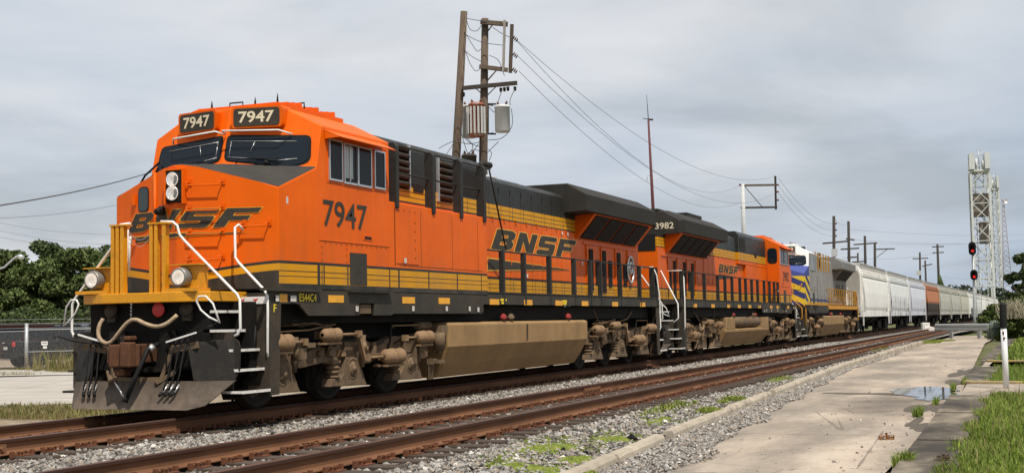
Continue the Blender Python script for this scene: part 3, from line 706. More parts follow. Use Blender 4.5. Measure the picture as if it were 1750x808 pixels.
        mb = MB(); mb.box(-.42, .42, Y(.48), Y(.72), .60, .66); mb.box(-.48, -.36, Y(.46), Y(.7), .6, 1.15); mb.box(.36, .48, Y(.46), Y(.7), .6, 1.15); mb.cyl((0, Y(.16), .55), (0, Y(.16), 1.10), .035, 8); P(mb, 'coupler_pocket', m_dark)
        # hoses
        if front or not bnsf:
            mb = MB(); H = [(-.62, .50, 1.33), (-.64, .44, 1.22), (-.62, .42, 1.08), (-.52, .42, 1.00), (-.40, .42, 1.02), (-.24, .42, 1.18), (-.12, .42, 1.28), (0, .42, 1.31), (.16, .42, 1.25), (.34, .42, 1.21), (.5, .44, 1.25), (.62, .50, 1.36)]
            hs = []
            for i in range(len(H)-1):
                for k in range(3):
                    t = k/3; p0 = H[max(i-1, 0)]; p1 = H[i]; p2 = H[i+1]; p3 = H[min(i+2, len(H)-1)]
                    hs.append(tuple(.5*((2*b)+(-a+c)*t+(2*a-5*b+4*c-d)*t*t+(-a+3*b-3*c+d)*t**3) for a, b, c, d in zip(p0, p1, p2, p3)))
            hs.append(H[-1]); mb.tube([(a, Y(b), c) for a, b, c in hs], .028, 8); P(mb, 'cable_hose', m_hose)
            mb = MB()
            for k in range(9): mb.lathe((-.08, Y(.42), 1.33+k*.024), (0, 1, 0) if k % 2 else (1, 0, 0), [(-.004, .012), (.004, .012)], 8)
            P(mb, 'hanging_chain', m_sil)
            for sx in (-.60, .66):
                mb = MB(); mb.lathe((sx, Y(.66), 1.44), (0, -1 if e == 0 else 1, .25), [(0, .10), (.0, .105), (.03, .105), (.03, 0)], 18); mb.box(sx-.07, sx+.07, Y(.64), Y(.70), 1.28, 1.40); P(mb, 'cable_receptacle', m_sillp)
            mb = MB(); mb.lathe((.20, Y(.66), 1.44), (0, -1 if e == 0 else 1, 0), [(0, .095), (.02, .10), (.022, .095), (.022, 0)], 20); P(mb, 'red_marker', m_red)
        for sx in S:
            for k in range(3):
                x_ = sx*(.62+.09*k)
                mb = MB(); mb.tube([(x_, Y(.62), 1.06), (x_, Y(.48), 1.02), (x_-.01*sx, Y(.40), .85), (x_-.03*sx, Y(.34), .55), (x_-.05*sx, Y(.26), .36)], .012, 6)
                mb.cyl((x_-.03*sx, Y(.34), .44), (x_-.05*sx, Y(.26), .34), .015, 8, 1); mb.tube([(x_-.055*sx, Y(.26), .34), (x_-.09*sx, Y(.22), .29)], [.026, .022], 6, 0); P(mb, 'air_hose', [m_gasket, m_sil])
        mb = MB(); mb.tube([(.36, Y(.44), .98), (.30, Y(.30), .92), (.20, Y(.16), .55), (.09, Y(.10), .24)], .035, 8); mb.tube([(.33, Y(.36), .95), (.31, Y(.31), .90)], .045, 8, 1); mb.tube([(.10, Y(.12), .30), (.08, Y(.09), .22)], .042, 8, 0); P(mb, 'train_line_hose', [m_gasket, m_sil])
        mb = MB(); mb.tube([(.08, Y(.1), .26), (-.14, Y(.16), .48)], .008, 5); mb.tube([(.04, Y(.1), .30), (-.05, Y(.13), .42)], .012, 5); P(mb, 'hose_chain', m_sil)
        mb = MB(); mb.tube([(-1.36, Y(.45), 1.10), (-1.1, Y(.42), 1.04), (-.7, Y(.44), .98), (-.3, Y(.40), .95)], .014, 6); mb.tube([(.40, Y(.52), 1.02), (.9, Y(.52), 1.10), (1.2, Y(.56), 1.24)], .012, 6); mb.each('cut_lever', m_gasket, root)
        for sx in S:
            mb = MB(); mb.beam((sx*.50, Y(.42), 1.00), (sx*.98, Y(.42), 1.12), .02, .022); P(mb, 'white_bar', m_white)
            mb = MB(); q = [(1.30, .50, 1.24), (1.22, .46, 1.50), (1.12, .44, 1.60), (1.02, .43, 1.60), (.98, .43, 1.54), (1.04, .44, 1.42), (1.16, .46, 1.32), (1.28, .50, 1.26)]
            mb.tube([(sx*a, Y(b), c) for a, b, c in q], .013, 6); P(mb, 'grab_iron', m_white)
        if front:
            # draft beam details, ditch lights, yellow gate posts, chain
            for sx, xc_ in ((1, .66), (-1, -.80)):
                mb = MB(); mb.box(xc_-.10, xc_+.20*1, .66, .86, 1.674, 2.03); mb.box(xc_-.24, xc_+.24, .58, .90, 2.032, 2.046); mb.box(xc_-.30, xc_+.24, .50, .86, 1.674, 1.72)
                dl = P(mb, 'ditch_light_bracket', m_yel)
                mb = MB(); mb.lathe((xc_-.04, .52, 1.87), (0, 1, 0), [(0, .095), (-.012, .118), (.03, .13), (.10, .135), (.18, .12), (.22, .10)], 22); L_ = P(mb, 'ditch_light', m_lamp)
                mb = MB(); mb.lathe((xc_-.04, .515, 1.87), (0, 1, 0), [(0, .10), (.03, .08), (.06, .05), (.07, 0)], 20); P(mb, 'reflector_bowl', m_lens, L_)
                mb = MB(); mb.lathe((xc_-.04, .505, 1.87), (0, 1, 0), [(-.012, 0), (-.006, .06), (.004, .098)], 20); P(mb, 'lamp_glass', m_lensg, L_)
            for grp in ((-.50, -.42, -.34), (.15, .23, .36)):
                for xx in grp:
                    mb = MB(); mb.box(xx-.007, xx+.007, .52, .66, 1.674, 2.60); mb.box(xx+.007, xx+.045, .52, .535, 1.674, 2.60)
                    P(mb, 'gate_post', m_yel)
                mb = MB(); mb.box(grp[0]-.03, grp[-1]+.07, .51, .68, 2.602, 2.625); P(mb, 'post_cap', m_yel)
            mb = MB()
            for row in range(2):
                for k in range(22):
                    t = k/21; x_ = -.22+.36*t; z_ = 2.50-.05*row-.10*math.sin(math.pi*t)*(1+row*.4)
                    mb.lathe((x_, .56, z_), (0, 1, 0) if k % 2 else (0, 0, 1), [(-.003, .012), (.003, .012)], 6)
            P(mb, 'safety_chain', m_sil)
            mb = MB(); mb.tube([(-.24, .60, 2.46), (-.25, .60, 2.30), (-.26, .60, 1.98)], .018, 6); P(mb, 'gate_handle', m_white)
        # steps, wall, handrails
        for s in S:
            if s != near and not (front and full): continue
            mb = MB()
            mb.box(s*.86, s*1.512, Y(1.37), Y(1.385), .24, 1.60)
            mb.prism([(Y(1.386), .24), (Y(1.60), .24), (Y(1.66), 1.50), (Y(1.386), 1.50)], 0, s*1.492, s*1.512)
            mb.box(s*.84, s*.87, Y(.80), Y(1.37), .30, 1.52); mb.box(s*.90, s*1.34, Y(.74), Y(.76), .36, 1.12)
            st = P(mb, 'step_well', m_sillp)
            for k, zz in enumerate((1.41, 1.15, .885, .62, .33)):
                xo = (1.12, 1.22, 1.34, 1.42, 1.515)[k]
                mb = MB(); mb.box(s*.872, s*xo, Y(.72), Y(1.365), zz-.03, zz); t_ = P(mb, 'step', m_sill)
                mb = MB(); mb.box(s*xo, s*(xo+.012), Y(.70), Y(1.36), zz-.032, zz+.004); mb.box(s*.90, s*xo, Y(.70), Y(.712), zz-.03, zz+.004)
                if s == near: P(mb, 'step_edge', m_whitedirt, t_)
            if front and bnsf:
                mb = MB(); mb.box(s*.92, s*1.47, 1.355, 1.37, 1.50, 1.60); P(mb, 'step_label', m_white, st)
                mb = MB(); mb.lathe((s*1.2, 1.37, 1.16), (0, -1, 0), [(.004, .088), (.008, .088), (.008, 0)], 24); rb_ = P(mb, 'round_label', m_white, st)
                mb = MB(); mb.lathe((s*1.2, 1.36, 1.16), (0, -1, 0), [(0, .072), (.0015, .072), (.0015, .066), (0, .066)], 24, 0); mb.add([(s*1.14, 1.3595, 1.12), (s*1.2, 1.3595, 1.21), (s*1.26, 1.3595, 1.12)], [(0, 1, 2)]); P(mb, 'label_print', m_red, st)
                mb = MB(); mb.add([(s*1.02, 1.353, 1.54), (s*1.12, 1.353, 1.58), (s*1.10, 1.353, 1.54)], [(0, 1, 2)]); mb.add([(s*1.24, 1.353, 1.56), (s*1.34, 1.353, 1.575), (s*1.30, 1.353, 1.53)], [(0, 1, 2)]); P(mb, 'label_print', m_red, st)
                mb = MB(); mb.box(s*1.10, s*1.20, 1.355, 1.37, 1.62, 1.635); P(mb, 'platform_edge', m_sill, st)
            hc = m_white if bnsf else m_yel
            mb = MB(); q = [(.26, .62, 2.64), (.44, .64, 2.63), (.50, .66, 2.58), (.52, .68, 2.46), (.58, .70, 2.38), (1.37, .80, 1.62), (1.41, .80, 1.55), (1.42, .80, 1.17), (1.38, .80, 1.09), (1.22, .80, 1.02)]
            if not front: q = [(.60, 1.3, 2.62), (.86, 1.3, 2.62), (1.46, .9, 1.62), (1.47, .88, 1.2), (1.25, .85, 1.02)]
            mb.tube([(s*a, Y(b), c) for a, b, c in q], .019, 8); P(mb, 'handrail', hc)
            mb = MB(); q = [(.98, 1.52, 2.55), (.96, 1.44, 2.62), (.93, 1.40, 2.58), (.93, 1.40, 2.16), (.99, 1.40, 2.08), (1.44, 1.36, 1.68), (1.49, 1.35, 1.60), (1.50, 1.34, 1.40), (1.49, 1.34, .84), (1.47, 1.40, .74)]
            if not front: q = [(1.0, 1.6, 2.62), (1.42, 1.55, 2.62), (1.50, 1.50, 2.4), (1.54, 1.40, 1.8), (1.54, 1.36, .95), (1.5, 1.38, .85)]
            mb.tube([(s*a, Y(b), c) for a, b, c in q], .019, 8); P(mb, 'handrail', hc)
            if not front:
                for xx, yy in ((1.40, 1.62), (.72, 1.30)):
                    mb = MB(); mb.box(s*(xx-.07), s*(xx+.07), Y(yy), Y(yy+.04), 1.55, 2.62); P(mb, 'gate_post', m_rail)
    # ---------------- underframe
    mb = MB(); mb.box(-.95, .95, 1.5, 20.8, .95, 1.50); mb.box(-1.28, 1.28, 1.7, 20.6, 1.22, 1.51); mb.box(-.6, .6, 1.6, 20.7, .45, .95)
    P(mb, 'underframe', m_dark)
    mb = MB()
    for y0, y1, xx, zz, r_ in ((5.3, 6.0, 1.2, 1.28, .06), (2.2, 3.6, 1.15, 1.2, .025), (15.6, 18.8, 1.2, 1.25, .03), (16.5, 17.4, 1.15, 1.12, .08), (6.4, 6.9, 1.25, 1.15, .07)):
        mb.cyl((near*xx, y0, zz), (near*xx, y1, zz), r_, 10)
    mb.tube([(near*1.2, 2.1, 1.4), (near*1.25, 2.4, 1.2), (near*1.3, 2.9, 1.22), (near*1.2, 3.5, 1.15)], .02, 6); mb.tube([(near*1.28, 15.9, 1.45), (near*1.3, 16.3, 1.1), (near*1.2, 16.8, .95)], .02, 6)
    mb.tube([(near*1.3, 19.0, 1.4), (near*1.32, 18.5, 1.2), (near*1.2, 17.8, 1.1)], .025, 6)
    mb.each('air_pipe', m_under, root)
    mb = MB(); mb.lathe((near*1.2, 2.66, 1.33), (0, 0, -1), [(0, .05), (.08, .05), (.10, .10), (.16, .06), (.17, 0)], 12); P(mb, 'bell', m_under)
    mb = MB(); mb.box(near*1.2, near*1.47, 4.0, 4.36, 1.36, 1.50); P(mb, 'sand_box', m_under)
    # fuel tank
    t0_, t1_ = 7.25, 14.95
    mb = MB(); sec = [(-1.46, 1.16), (-1.42, 1.20), (1.42, 1.20), (1.48, 1.16), (1.48, .76), (1.31, .44), (1.14, .20), (-1.14, .20), (-1.31, .44), (-1.48, .76)]
    if cfg['kind'] == 'second':
        mb2 = MB(); mb2.box(-1.44, 1.44, 7.32, 8.7, .76, 1.2); mb2.box(-1.44, 1.44, 13.5, 14.88, .76, 1.2); mb2.box(-.9, .9, 8.7, 13.5, .76, 1.15); mb2.build('tank_saddle', m_tank, root, .04)
        sec = [(-1.44, .78), (-1.40, .80), (1.40, .80), (1.44, .78), (1.44, .70), (1.30, .44), (1.12, .20), (-1.12, .20), (-1.30, .44), (-1.44, .70)]
    n = len(sec); V_ = []; rows = [(t0_+.02, .97), (t0_+.06, 1.0), (t1_-.06, 1.0), (t1_, .97)]
    for yy, sc_ in rows:
        for a, b in sec:
            sh = 0
            if yy < 9: sh = .10*max(0, (.76-b)/.56)
            else: sh = -.06*max(0, (.76-b)/.56)
            V_.append((a*sc_, yy+sh, b))
    mb.add(V_, [tuple(range(n)), tuple(range(3*n, 4*n))]+[(k*n+i, k*n+(i+1) % n, (k+1)*n+(i+1) % n, (k+1)*n+i) for k in range(3) for i in range(n)])
    tk = P(mb, 'fuel_tank', m_tank, bevel=.03)
    for yy in (9.95, 10.35, 13.75):
        mb = MB(); mb.lathe((near*1.38, yy, 1.19), (near*.4, -.3, .75), [(0, .05), (.10, .055), (.12, .075)], 12, 0); mb.lathe((near*1.42, yy-.035, 1.275), (near*.4, -.3, .75), [(0, .075), (.03, .08), (.035, .05), (.065, .045), (.065, 0)], 12, 1); P(mb, 'filler_cap', [m_under, m_cap if yy != 10.35 else m_under], tk)
    if cfg['kind'] == 'orange':
        mb = MB(); mb.box(1.48, 1.486, 11.05, 11.10, .80, 1.14)
        for k in range(10): mb.box(1.4861, 1.489, 11.0, 11.05+.02*(k % 2), .82+k*.032, .828+k*.032)
        P(mb, 'fuel_gauge', m_sillp, tk)
    if cfg['kind'] == 'second':
        for y0, y1 in ((9.0, 10.9), (11.1, 13.2)):
            mb = MB(); mb.lathe((near*1.28, y0, 1.03), (0, 1, 0), [(0, .05), (.04, .15), (.12, .20), (y1-y0-.12, .20), (y1-y0-.04, .15), (y1-y0, .05)], 18); P(mb, 'air_reservoir', m_under)
    mb = MB(); mb.cyl((near*1.4, 7.0, .72), (near*1.4, 7.0, 1.02), .11, 12); mb.cyl((near*1.4, 7.0, .64), (near*1.4, 7.0, .70), .05, 10); mb.box(near*1.30, near*1.48, 6.95, 7.2, 1.02, 1.15); mb.box(near*1.30, near*1.46, 6.85, 7.1, .48, .54); P(mb, 'filter', m_under)
    # ---------------- trucks
    for t, a1 in enumerate((2.12, 16.16)):
        tr = MB()
        for s in S:
            x0, x1 = s*1.08, s*1.24
            base = [(-.72, .60), (-.70, .90), (-.2, 1.0), (.6, .98), (1.2, .84), (1.6, .96), (2.4, .96), (2.8, .84), (3.4, .98), (4.3, .98), (4.75, .86), (4.75, .60), (4.4, .55),
                    (3.6, .56), (3.3, .62), (2.9, .64), (2.6, .56), (1.5, .56), (1.2, .62), (.9, .60), (.5, .56)]
            tr.prism([(a1+p, q) for p, q in base], 0, x0, x1)
            for k in range(3):
                ya_ = a1+2.01*k-.12; hw = -1 if k < 3 else 1
                pr = [(-.69, .25), (-.65, .37), (-.38, .37), (-.30, .42), (-.22, .68), (.17, .67), (.22, .6), (.44, .23)]
                tr.prism([(ya_+p, q) for p, q in pr], 0, s*1.16, s*1.33)
                tr.box(s*1.10, s*1.30, ya_-.20, ya_+.18, .66, .92)
                tr.box(s*1.12, s*1.345, ya_-.64, ya_-.40, .595, .64)
        fr_ = tr.build('truck_frame', m_under, root, .012)
        for k in range(3):
            if near > 0 or True:
                s = near; yk = a1+2.01*k-.12
                mb = MB(); mb.prism([(yk-.72, .18), (yk-.60, .30), (yk-.60, .62), (yk-.68, .66), (yk-.76, .58), (yk-.78, .3)], 0, s*.80, s*.95); mb.each('brake_shoe', m_dark, fr_)
                mb = MB(); mb.tube([(s*1.3, yk-.66, 1.2), (s*1.3, yk-.70, .9), (s*1.12, yk-.66, .5), (s*.85, yk-.60, .12)], .018, 6); mb.build('sand_pipe', m_gasket, fr_)
                mb = MB(); mb.cyl((s*1.36, yk+.24, .52), (s*1.36, yk+.30, 1.02), .035, 8); mb.cyl((s*1.36, yk+.26, .70), (s*1.36, yk+.285, .92), .052, 8); mb.build('shock_absorber', m_under, fr_)
                mb = MB(); mb.box(s*1.24, s*1.33, yk-.34, yk-.22, .70, .80); mb.box(s*1.24, s*1.31, yk+.42, yk+.62, .58, .68); mb.box(s*1.24, s*1.29, yk-.12, yk+.02, .84, .90); mb.lathe((s*1.24, yk+.55, .80), (s, 0, 0), [(0, .045), (.05, .045), (.05, 0)], 10); mb.each('frame_lug', m_brk, fr_)
                mb = MB(); mb.tube([(s*1.27, yk-.5, .86), (s*1.30, yk-.2, .96), (s*1.30, yk+.3, .93), (s*1.27, yk+.7, .80), (s*1.30, yk+1.1, .90)], .012, 5); mb.build('sensor_cable', m_gasket, fr_)
        for s in S:
            for k in range(3):
                ya_ = a1+2.01*k-.12
                mb = MB(); mb.lathe((s*1.33, ya_-.01, .50), (s, 0, 0), [(-.02, .17), (.004, .17), (.006, .145), (-.01, .14), (-.01, .12), (.018, .115), (.026, .05), (.045, .045), (.05, 0)], 18)
                for q in range(5):
                    a_ = q*1.2566; mb.cyl((s*1.34, ya_-.01+.085*math.cos(a_), .50+.085*math.sin(a_)), (s*1.36, ya_-.01+.085*math.cos(a_), .50+.085*math.sin(a_)), .014, 6)
                P(mb, 'axle_box', m_under, fr_)
                for dx in (-.50,):
                    mb = MB(); mb.lathe((s*1.25, ya_+dx, .37), (0, 0, 1), [(i*.012, (.085, .112, .118, .112, .085, .078)[i % 6]) for i in range(20)], 16); P(mb, 'coil_spring', m_under, fr_)
                mb = MB()
                mb.lathe((s*.67, ya_+.12, .533), (s, 0, 0), [(0, .10), (0, .44), (.02, .535+.02), (.03, .535), (.145, .525), (.145, .45), (.10, .42), (.10, .16), (.15, .12), (.16, 0)], 36); P(mb, 'wheel', m_wheel, fr_)
        mb = MB(); s = near; y_ = a1
        def cylinder(yc, z, r_, l, rod, up=0):
            r_ *= .86
            mb = MB(); mb.lathe((s*1.42, yc, z), (0, 1, 0), [(0, .03), (0, r_*.45), (.03, r_*.8), (.07, r_), (l-.05, r_), (l-.045, r_*1.07), (l-.01, r_*1.07), (l, r_*.8), (l+.015, .03)], 18)
            mb.lathe((s*1.42, yc+l*.45, z), (0, 1, 0), [(0, r_), (0, r_+.012), (.03, r_+.012), (.03, r_)], 16)
            if rod > 0: mb.cyl((s*1.42, yc+l, z), (s*1.42, yc+l+rod, z), .022, 8); mb.box(s*1.38, s*1.46, yc+l+rod-.03, yc+l+rod+.07, z-.05, z+.05)
            if rod < 0: mb.cyl((s*1.42, yc, z), (s*1.42, yc+rod, z), .022, 8); mb.box(s*1.38, s*1.46, yc+rod-.07, yc+rod+.03, z-.05, z+.05)
            mb.box(s*1.2, s*1.40, yc+l*.3, yc+l*.7, z-.06, z+.06); mb.box(s*1.2, s*1.46, yc+.03, yc+l+.06, z-r_-.045, z-r_-.01)
            P(mb, 'brake_cylinder', m_brk, fr_)
        cylinder(a1-.56, .95, .135, .44, .40); cylinder(a1+.80, 1.04, .115, .46, .62); cylinder(a1+2.75, .66, .14, .58, -.55); cylinder(a1+3.96, .95, .125, .50, -.42)
        mb = MB(); mb.beam((s*1.42, a1+1.88, 1.08), (s*1.42, a1+2.10, .62), .06, .05); mb.beam((s*1.42, a1+1.86, 1.05), (s*1.42, a1+1.96, 1.05), .09, .09); mb.lathe((s*1.38, a1+2.08, .84), (s, 0, 0), [(0, .06), (.07, .06), (.07, 0)], 10)
        mb.tube([(s*1.3, a1+3.3, 1.12), (s*1.3, a1+3.3, 1.16), (s*1.3, a1+4.3, 1.16), (s*1.3, a1+4.3, 1.0)], .013, 6); mb.tube([(s*1.3, a1-.4, 1.1), (s*1.32, a1+.6, 1.12), (s*1.3, a1+1.4, 1.2)], .014, 6)
        mb.each('brake_lever', m_brk, fr_)
        mb = MB(); mb.box(s*1.1, s*1.38, a1+3.95, a1+4.05, .5, .9); mb.box(s*1.24, s*1.42, a1+.2, a1+.36, .70, .86); mb.box(s*1.24, s*1.36, a1+4.7, a1+4.9, .46, .56); mb.beam((s*1.3, a1+4.75, .46), (s*1.25, a1+4.8, .2), .12, .04)
        mb.box(s*1.24, s*1.34, a1+2.3, a1+2.75, .64, .72); mb.box(s*1.24, s*1.34, a1+.55, a1+.75, .86, .93)
        mb.box(s*1.24, s*1.30, a1+2.62, a1+2.72, .72, .9); mb.box(s*1.24, s*1.31, a1+1.2, a1+1.4, .72, .8); mb.lathe((s*1.26, a1+.98, .76), (s, 0, 0), [(0, .05), (.04, .05), (.05, 0)], 10)
        mb.each('truck_bracket', m_under, fr_)
    # traction gear between wheels, dark
    mb = MB()
    for a1 in (2.12, 16.16):
        mb.box(-.55, .55, a1-.3, a1+4.3, .28, .9)
    mb.each('traction_motor', m_dark, root)
    return root

m_wingd = dusty("shaded_plow_wing", (.020, .018, .016), (.085, .066, .048), .45, .8, .6, .6)  # shade on the upright upper blades put into a darker colour
m_cap = plain("faded_red_cap", (.28, .035, .03), .6)
m_label = plain("faded_label", (.60, .55, .50), .6, 0, .1); m_seam = plain("seam_shadow_rust", (.16, .045, .012), .7)
m_cream = plain("cream_lettering", (.72, .62, .44), .5, 0, .04); m_lab = plain("yellow_lettering", (.85, .62, .03), .5, 0, .04)
m_glassg = Mat("brown_tinted_glass", (.020, .017, .014), .12, spec=.15); m_glassg = m_glassg.done()
m_glassd = Mat("green_black_glass", (.018, .028, .028), .12); m_glassd = m_glassd.done()
m_pane = plain("pane_reflection_grey", (.42, .43, .40), .15, 0, .1)  # reflection in the open pane put into the colour as light grey
m_lamp = plain("lamp_casing", (.22, .21, .19), .45, .3)
m_brk = dusty("brake_dust", (.27, .168, .092), (.17, .108, .062), .4, .7, .7, .7, scale=5)
m_sillp = dusty("grimy_step_panel", (.042, .036, .029), (.105, .075, .048), .4, .75, .7, .8, scale=3)

def xc(y):
    """track centre line: x over y (slight left-hand curve, then easing back)"""
    if y < 60: return -.00015*(y-5)*(y-17)
    K = [(60, -.355), (88, -.66), (112, -.78), (140, -.72), (170, -.48), (200, -.2), (280, .1), (460, .4)]
    for i in range(len(K)-1):
        if K[i][0] <= y <= K[i+1][0] or i == len(K)-2:
            (a, b), (c, d) = K[i], K[i+1]
            pa = K[i-1] if i else (40, -.121); pb = K[i+2] if i+2 < len(K) else K[i+1]
            t = (y-a)/(c-a); ma = (d-pa[1])/(c-pa[0])*(c-a); mb_ = (pb[1]-b)/(pb[0]-a)*(c-a)
            return (2*t**3-3*t*t+1)*b+(t**3-2*t*t+t)*ma+(-2*t**3+3*t*t)*d+(t**3-t*t)*mb_
def on_track(y0, y1):
    """origin at y0 heading toward y1 -> location, rotation"""
    a, b = xc(y0+2), xc(y1-2); s = (b-a)/(y1-y0-4)
    return (a-2*s, y0, 0), -math.atan(s)

# first locomotive
L1 = build_loco(dict(kind='orange', loc=(0, 0, 0), rz=0, near=1, body=m_body, number='7947', hood=m_body, full=True,
     label='orange and black lead locomotive numbered 7947 with yellow gate posts on its nose platform'))
logo('BNSF', lambda u, v, l: (u, yN(u)-l, v), -1.12, 1.20, 2.60, 2.87, L1, m_sill, m_yel2, edge=.028, shear=.42, cut=0.0)
mb = MB()
for i in range(2):
    g = .012*i
    pts = [(-1.18, 2.43-g), (-.5, 2.46-g), (0, 2.480-g), (.5, 2.495-g*.6), (1.0+g*5, 2.52), (.5, 2.525+g*.6), (0, 2.53+g), (-.5, 2.53+g), (-1.18, 2.52+g)]
    mb.add([(a, yN(a)-(.011 if i == 0 else .008), b) for a, b in pts], [(0, 1, 7, 8), (1, 2, 6, 7), (2, 3, 5, 6), (3, 4, 5)], i)
mb.build('swoosh', [m_sill, m_yel2], L1)
logo('BNSF', lambda u, v, l: (.861+l, u, v), 10.67, 15.95, 2.70, 3.13, L1, m_sill, m_yel2, edge=.045, shear=.32)
mb = MB()
for i in range(2):
    g = .03*i
    pts = [(10.47-g, 2.31-g), (15.5+g*5, 2.46), (10.47-g, 2.54+g)]
    mb.add([(.874-.003*i, a, b-.05) for a, b in pts], [(0, 1, 2)], i)
mb.build('swoosh', [m_sill, m_yel2], L1)
# round chrome-like emblem on the last hood door
mb = MB(); mb.tube([(.89, 20.35+.28*math.cos(a), 2.55+.36*math.sin(a)) for a in np.linspace(0, 2*math.pi, 25)], .035, 6); mb.tube([(.89, 20.35+.12*math.cos(a), 2.6+.15*math.sin(a)) for a in np.linspace(0, 2*math.pi, 13)], .04, 6)
mb.build('round_emblem', m_sil, L1)

# second locomotive runs long hood forward
(lx, ly, _), rz = on_track(22.3, 44.6)
rz2 = rz+math.pi; end = Vector((xc(44.6), 44.6, 0))
L2 = build_loco(dict(kind='second', loc=end, rz=rz2, near=-1, body=m_body2, number='3982', hood=m_body2, full=False, cabnum=1, rad=(14.4, 20.4), rail_y=(5.2, 6.0, 7.0, 8.1, 9.4, 10.5, 11.6, 12.6, 13.9, 15.0, 16.1, 18.0, 19.6, 20.8),
     label='faded orange second locomotive numbered 3982, coupled behind the lead engine with its long hood forward'))
logo('BNSF', lambda u, v, l: (-(.861+l), 22.3-u, v), 8.9, 12.3, 2.80, 3.10, L2, m_sill, m_yel2, edge=.04, shear=.30)
mb = MB(); pts = [(22.3-8.9, 2.56), (22.3-12.0, 2.70), (22.3-8.9, 2.74)]; mb.add([(-.875, a, b) for a, b in pts], [(0, 1, 2)]); mb.build('swoosh', m_sill, L2)

# third locomotive: grey, blue and yellow
M_ = Mat("grey_loco_side", (.27, .255, .24), .6); x, y, z = M_.xyz(); M_.scale(M_.noise(1, 5, .6).ramp(.3, .7, .85, 1.12))
M_.mix(M_.noise(4, 5, .65, (1, 2, .15)).ramp(.5, .8, 0, .45), (.22, .14, .08))
M_.mix(z.between(1.90, 2.02), (.06, .07, .15)); M_.mix(z.lt(1.86), (.55, .27, .03))
fz = (y-2.7+z*.0).lt(0)
st = (z*1.9+y*1.2+x.abs()*.0)
band = (st.op('FRACT')).gt(.5)
M_.mix(fz*z.gt(1.9)*z.lt(3.1), (.035, .04, .13)); M_.mix(fz*band*z.lt(3.05), (.62, .42, .03)); M_.mix(fz*z.gt(3.05), (.05, .065, .22))
m_gside = M_.done()
M_ = Mat("grey_loco_front", (.035, .042, .14), .6); x, y, z = M_.xyz()
M_.mix(((z*1.9+x*.9).op('FRACT')).gt(.52)*z.lt(3.05), (.62, .42, .03)); M_.mix(z.gt(3.05)*z.lt(3.7), (.06, .08, .26)); M_.mix(z.gt(3.72), (.62, .61, .58)); m_gfront = M_.done()
M_ = Mat("grey_loco_wing", (.20, .195, .185), .65); M_.scale(M_.noise(1.5, 5, .6).ramp(.3, .7, .8, 1.15)); m_gwing = M_.done()
m_orail = plain("ochre_rail", (.36, .19, .03), .6)
loc3, rz3 = on_track(44.6, 66.9)
L3 = build_loco(dict(kind='grey', loc=loc3, rz=rz3, near=1, body=m_gside, front=m_gfront, roof=m_white, hood=m_gside, panel=m_gside, wing=m_gwing, rail=m_orail, number='1333', full=True,
     rail_y=tuple(np.linspace(9.3, 20.9, 15)), label='grey third locomotive with blue nose, diagonal yellow stripes and yellow handrails'))
for i in range(6):
    mb = MB(); mb.box(1.40, 1.44, 5.2+i*.9, 5.42+i*.9, 3.42, 4.3); mb.build('yellow_guard', m_orail, L3)
mb = MB(); mb.cyl((.2, 8.6, 4.4), (.2, 8.6, 4.75), .25, 14); mb.build('exhaust_elbow', m_gasket, L3)
# ------------------------------------------------------------------ hopper cars
def hopper_paint(name, c, graf=0, dirt=.3, orange=False):
    M = Mat(name, c, .55); x, y, z = M.xyz()
    M.scale(M.noise(.5, 4, .5).ramp(.3, .7, .93, 1.05)); M.mix(M.noise(2.2, 6, .7, (1, 1.5, .12)).ramp(.48, .85, 0, dirt), (.20, .16, .125))
    M.mix((1-z.ramp(1.3, 2.1))*M.noise(2, 4, .6, (1, 1, .3)).ramp(.4, .7)*.5, (.22, .20, .18))
    if graf: M.mix(M.noise(1.3, 5, .7, (1, 1.2, .5)).ramp(.50, .56, 0, graf)*(1-z.ramp(2.2, 2.7)), (.14, .10, .16))
    if orange: M.mix(1-z.ramp(2.2, 2.5), (.045, .025, .018))
    return M.done()
HP = dict(white=hopper_paint("hopper_white", (.88, .86, .80), 0, .2), tagged=hopper_paint("hopper_white_tagged", (.80, .80, .78), .75, .2), lav=hopper_paint("hopper_lavender_white", (.70, .71, .76), .35, .2),
          orange=hopper_paint("hopper_orange", (.52, .19, .08), 0, .5, True), green=hopper_paint("hopper_grey_green", (.52, .51, .43), .25, .4), green2=hopper_paint("hopper_olive_grey", (.56, .54, .44), .15, .5), pale=hopper_paint("hopper_pale", (.74, .74, .71), .1, .25))
m_hfit = plain("hopper_fittings", (.42, .41, .39), .6)
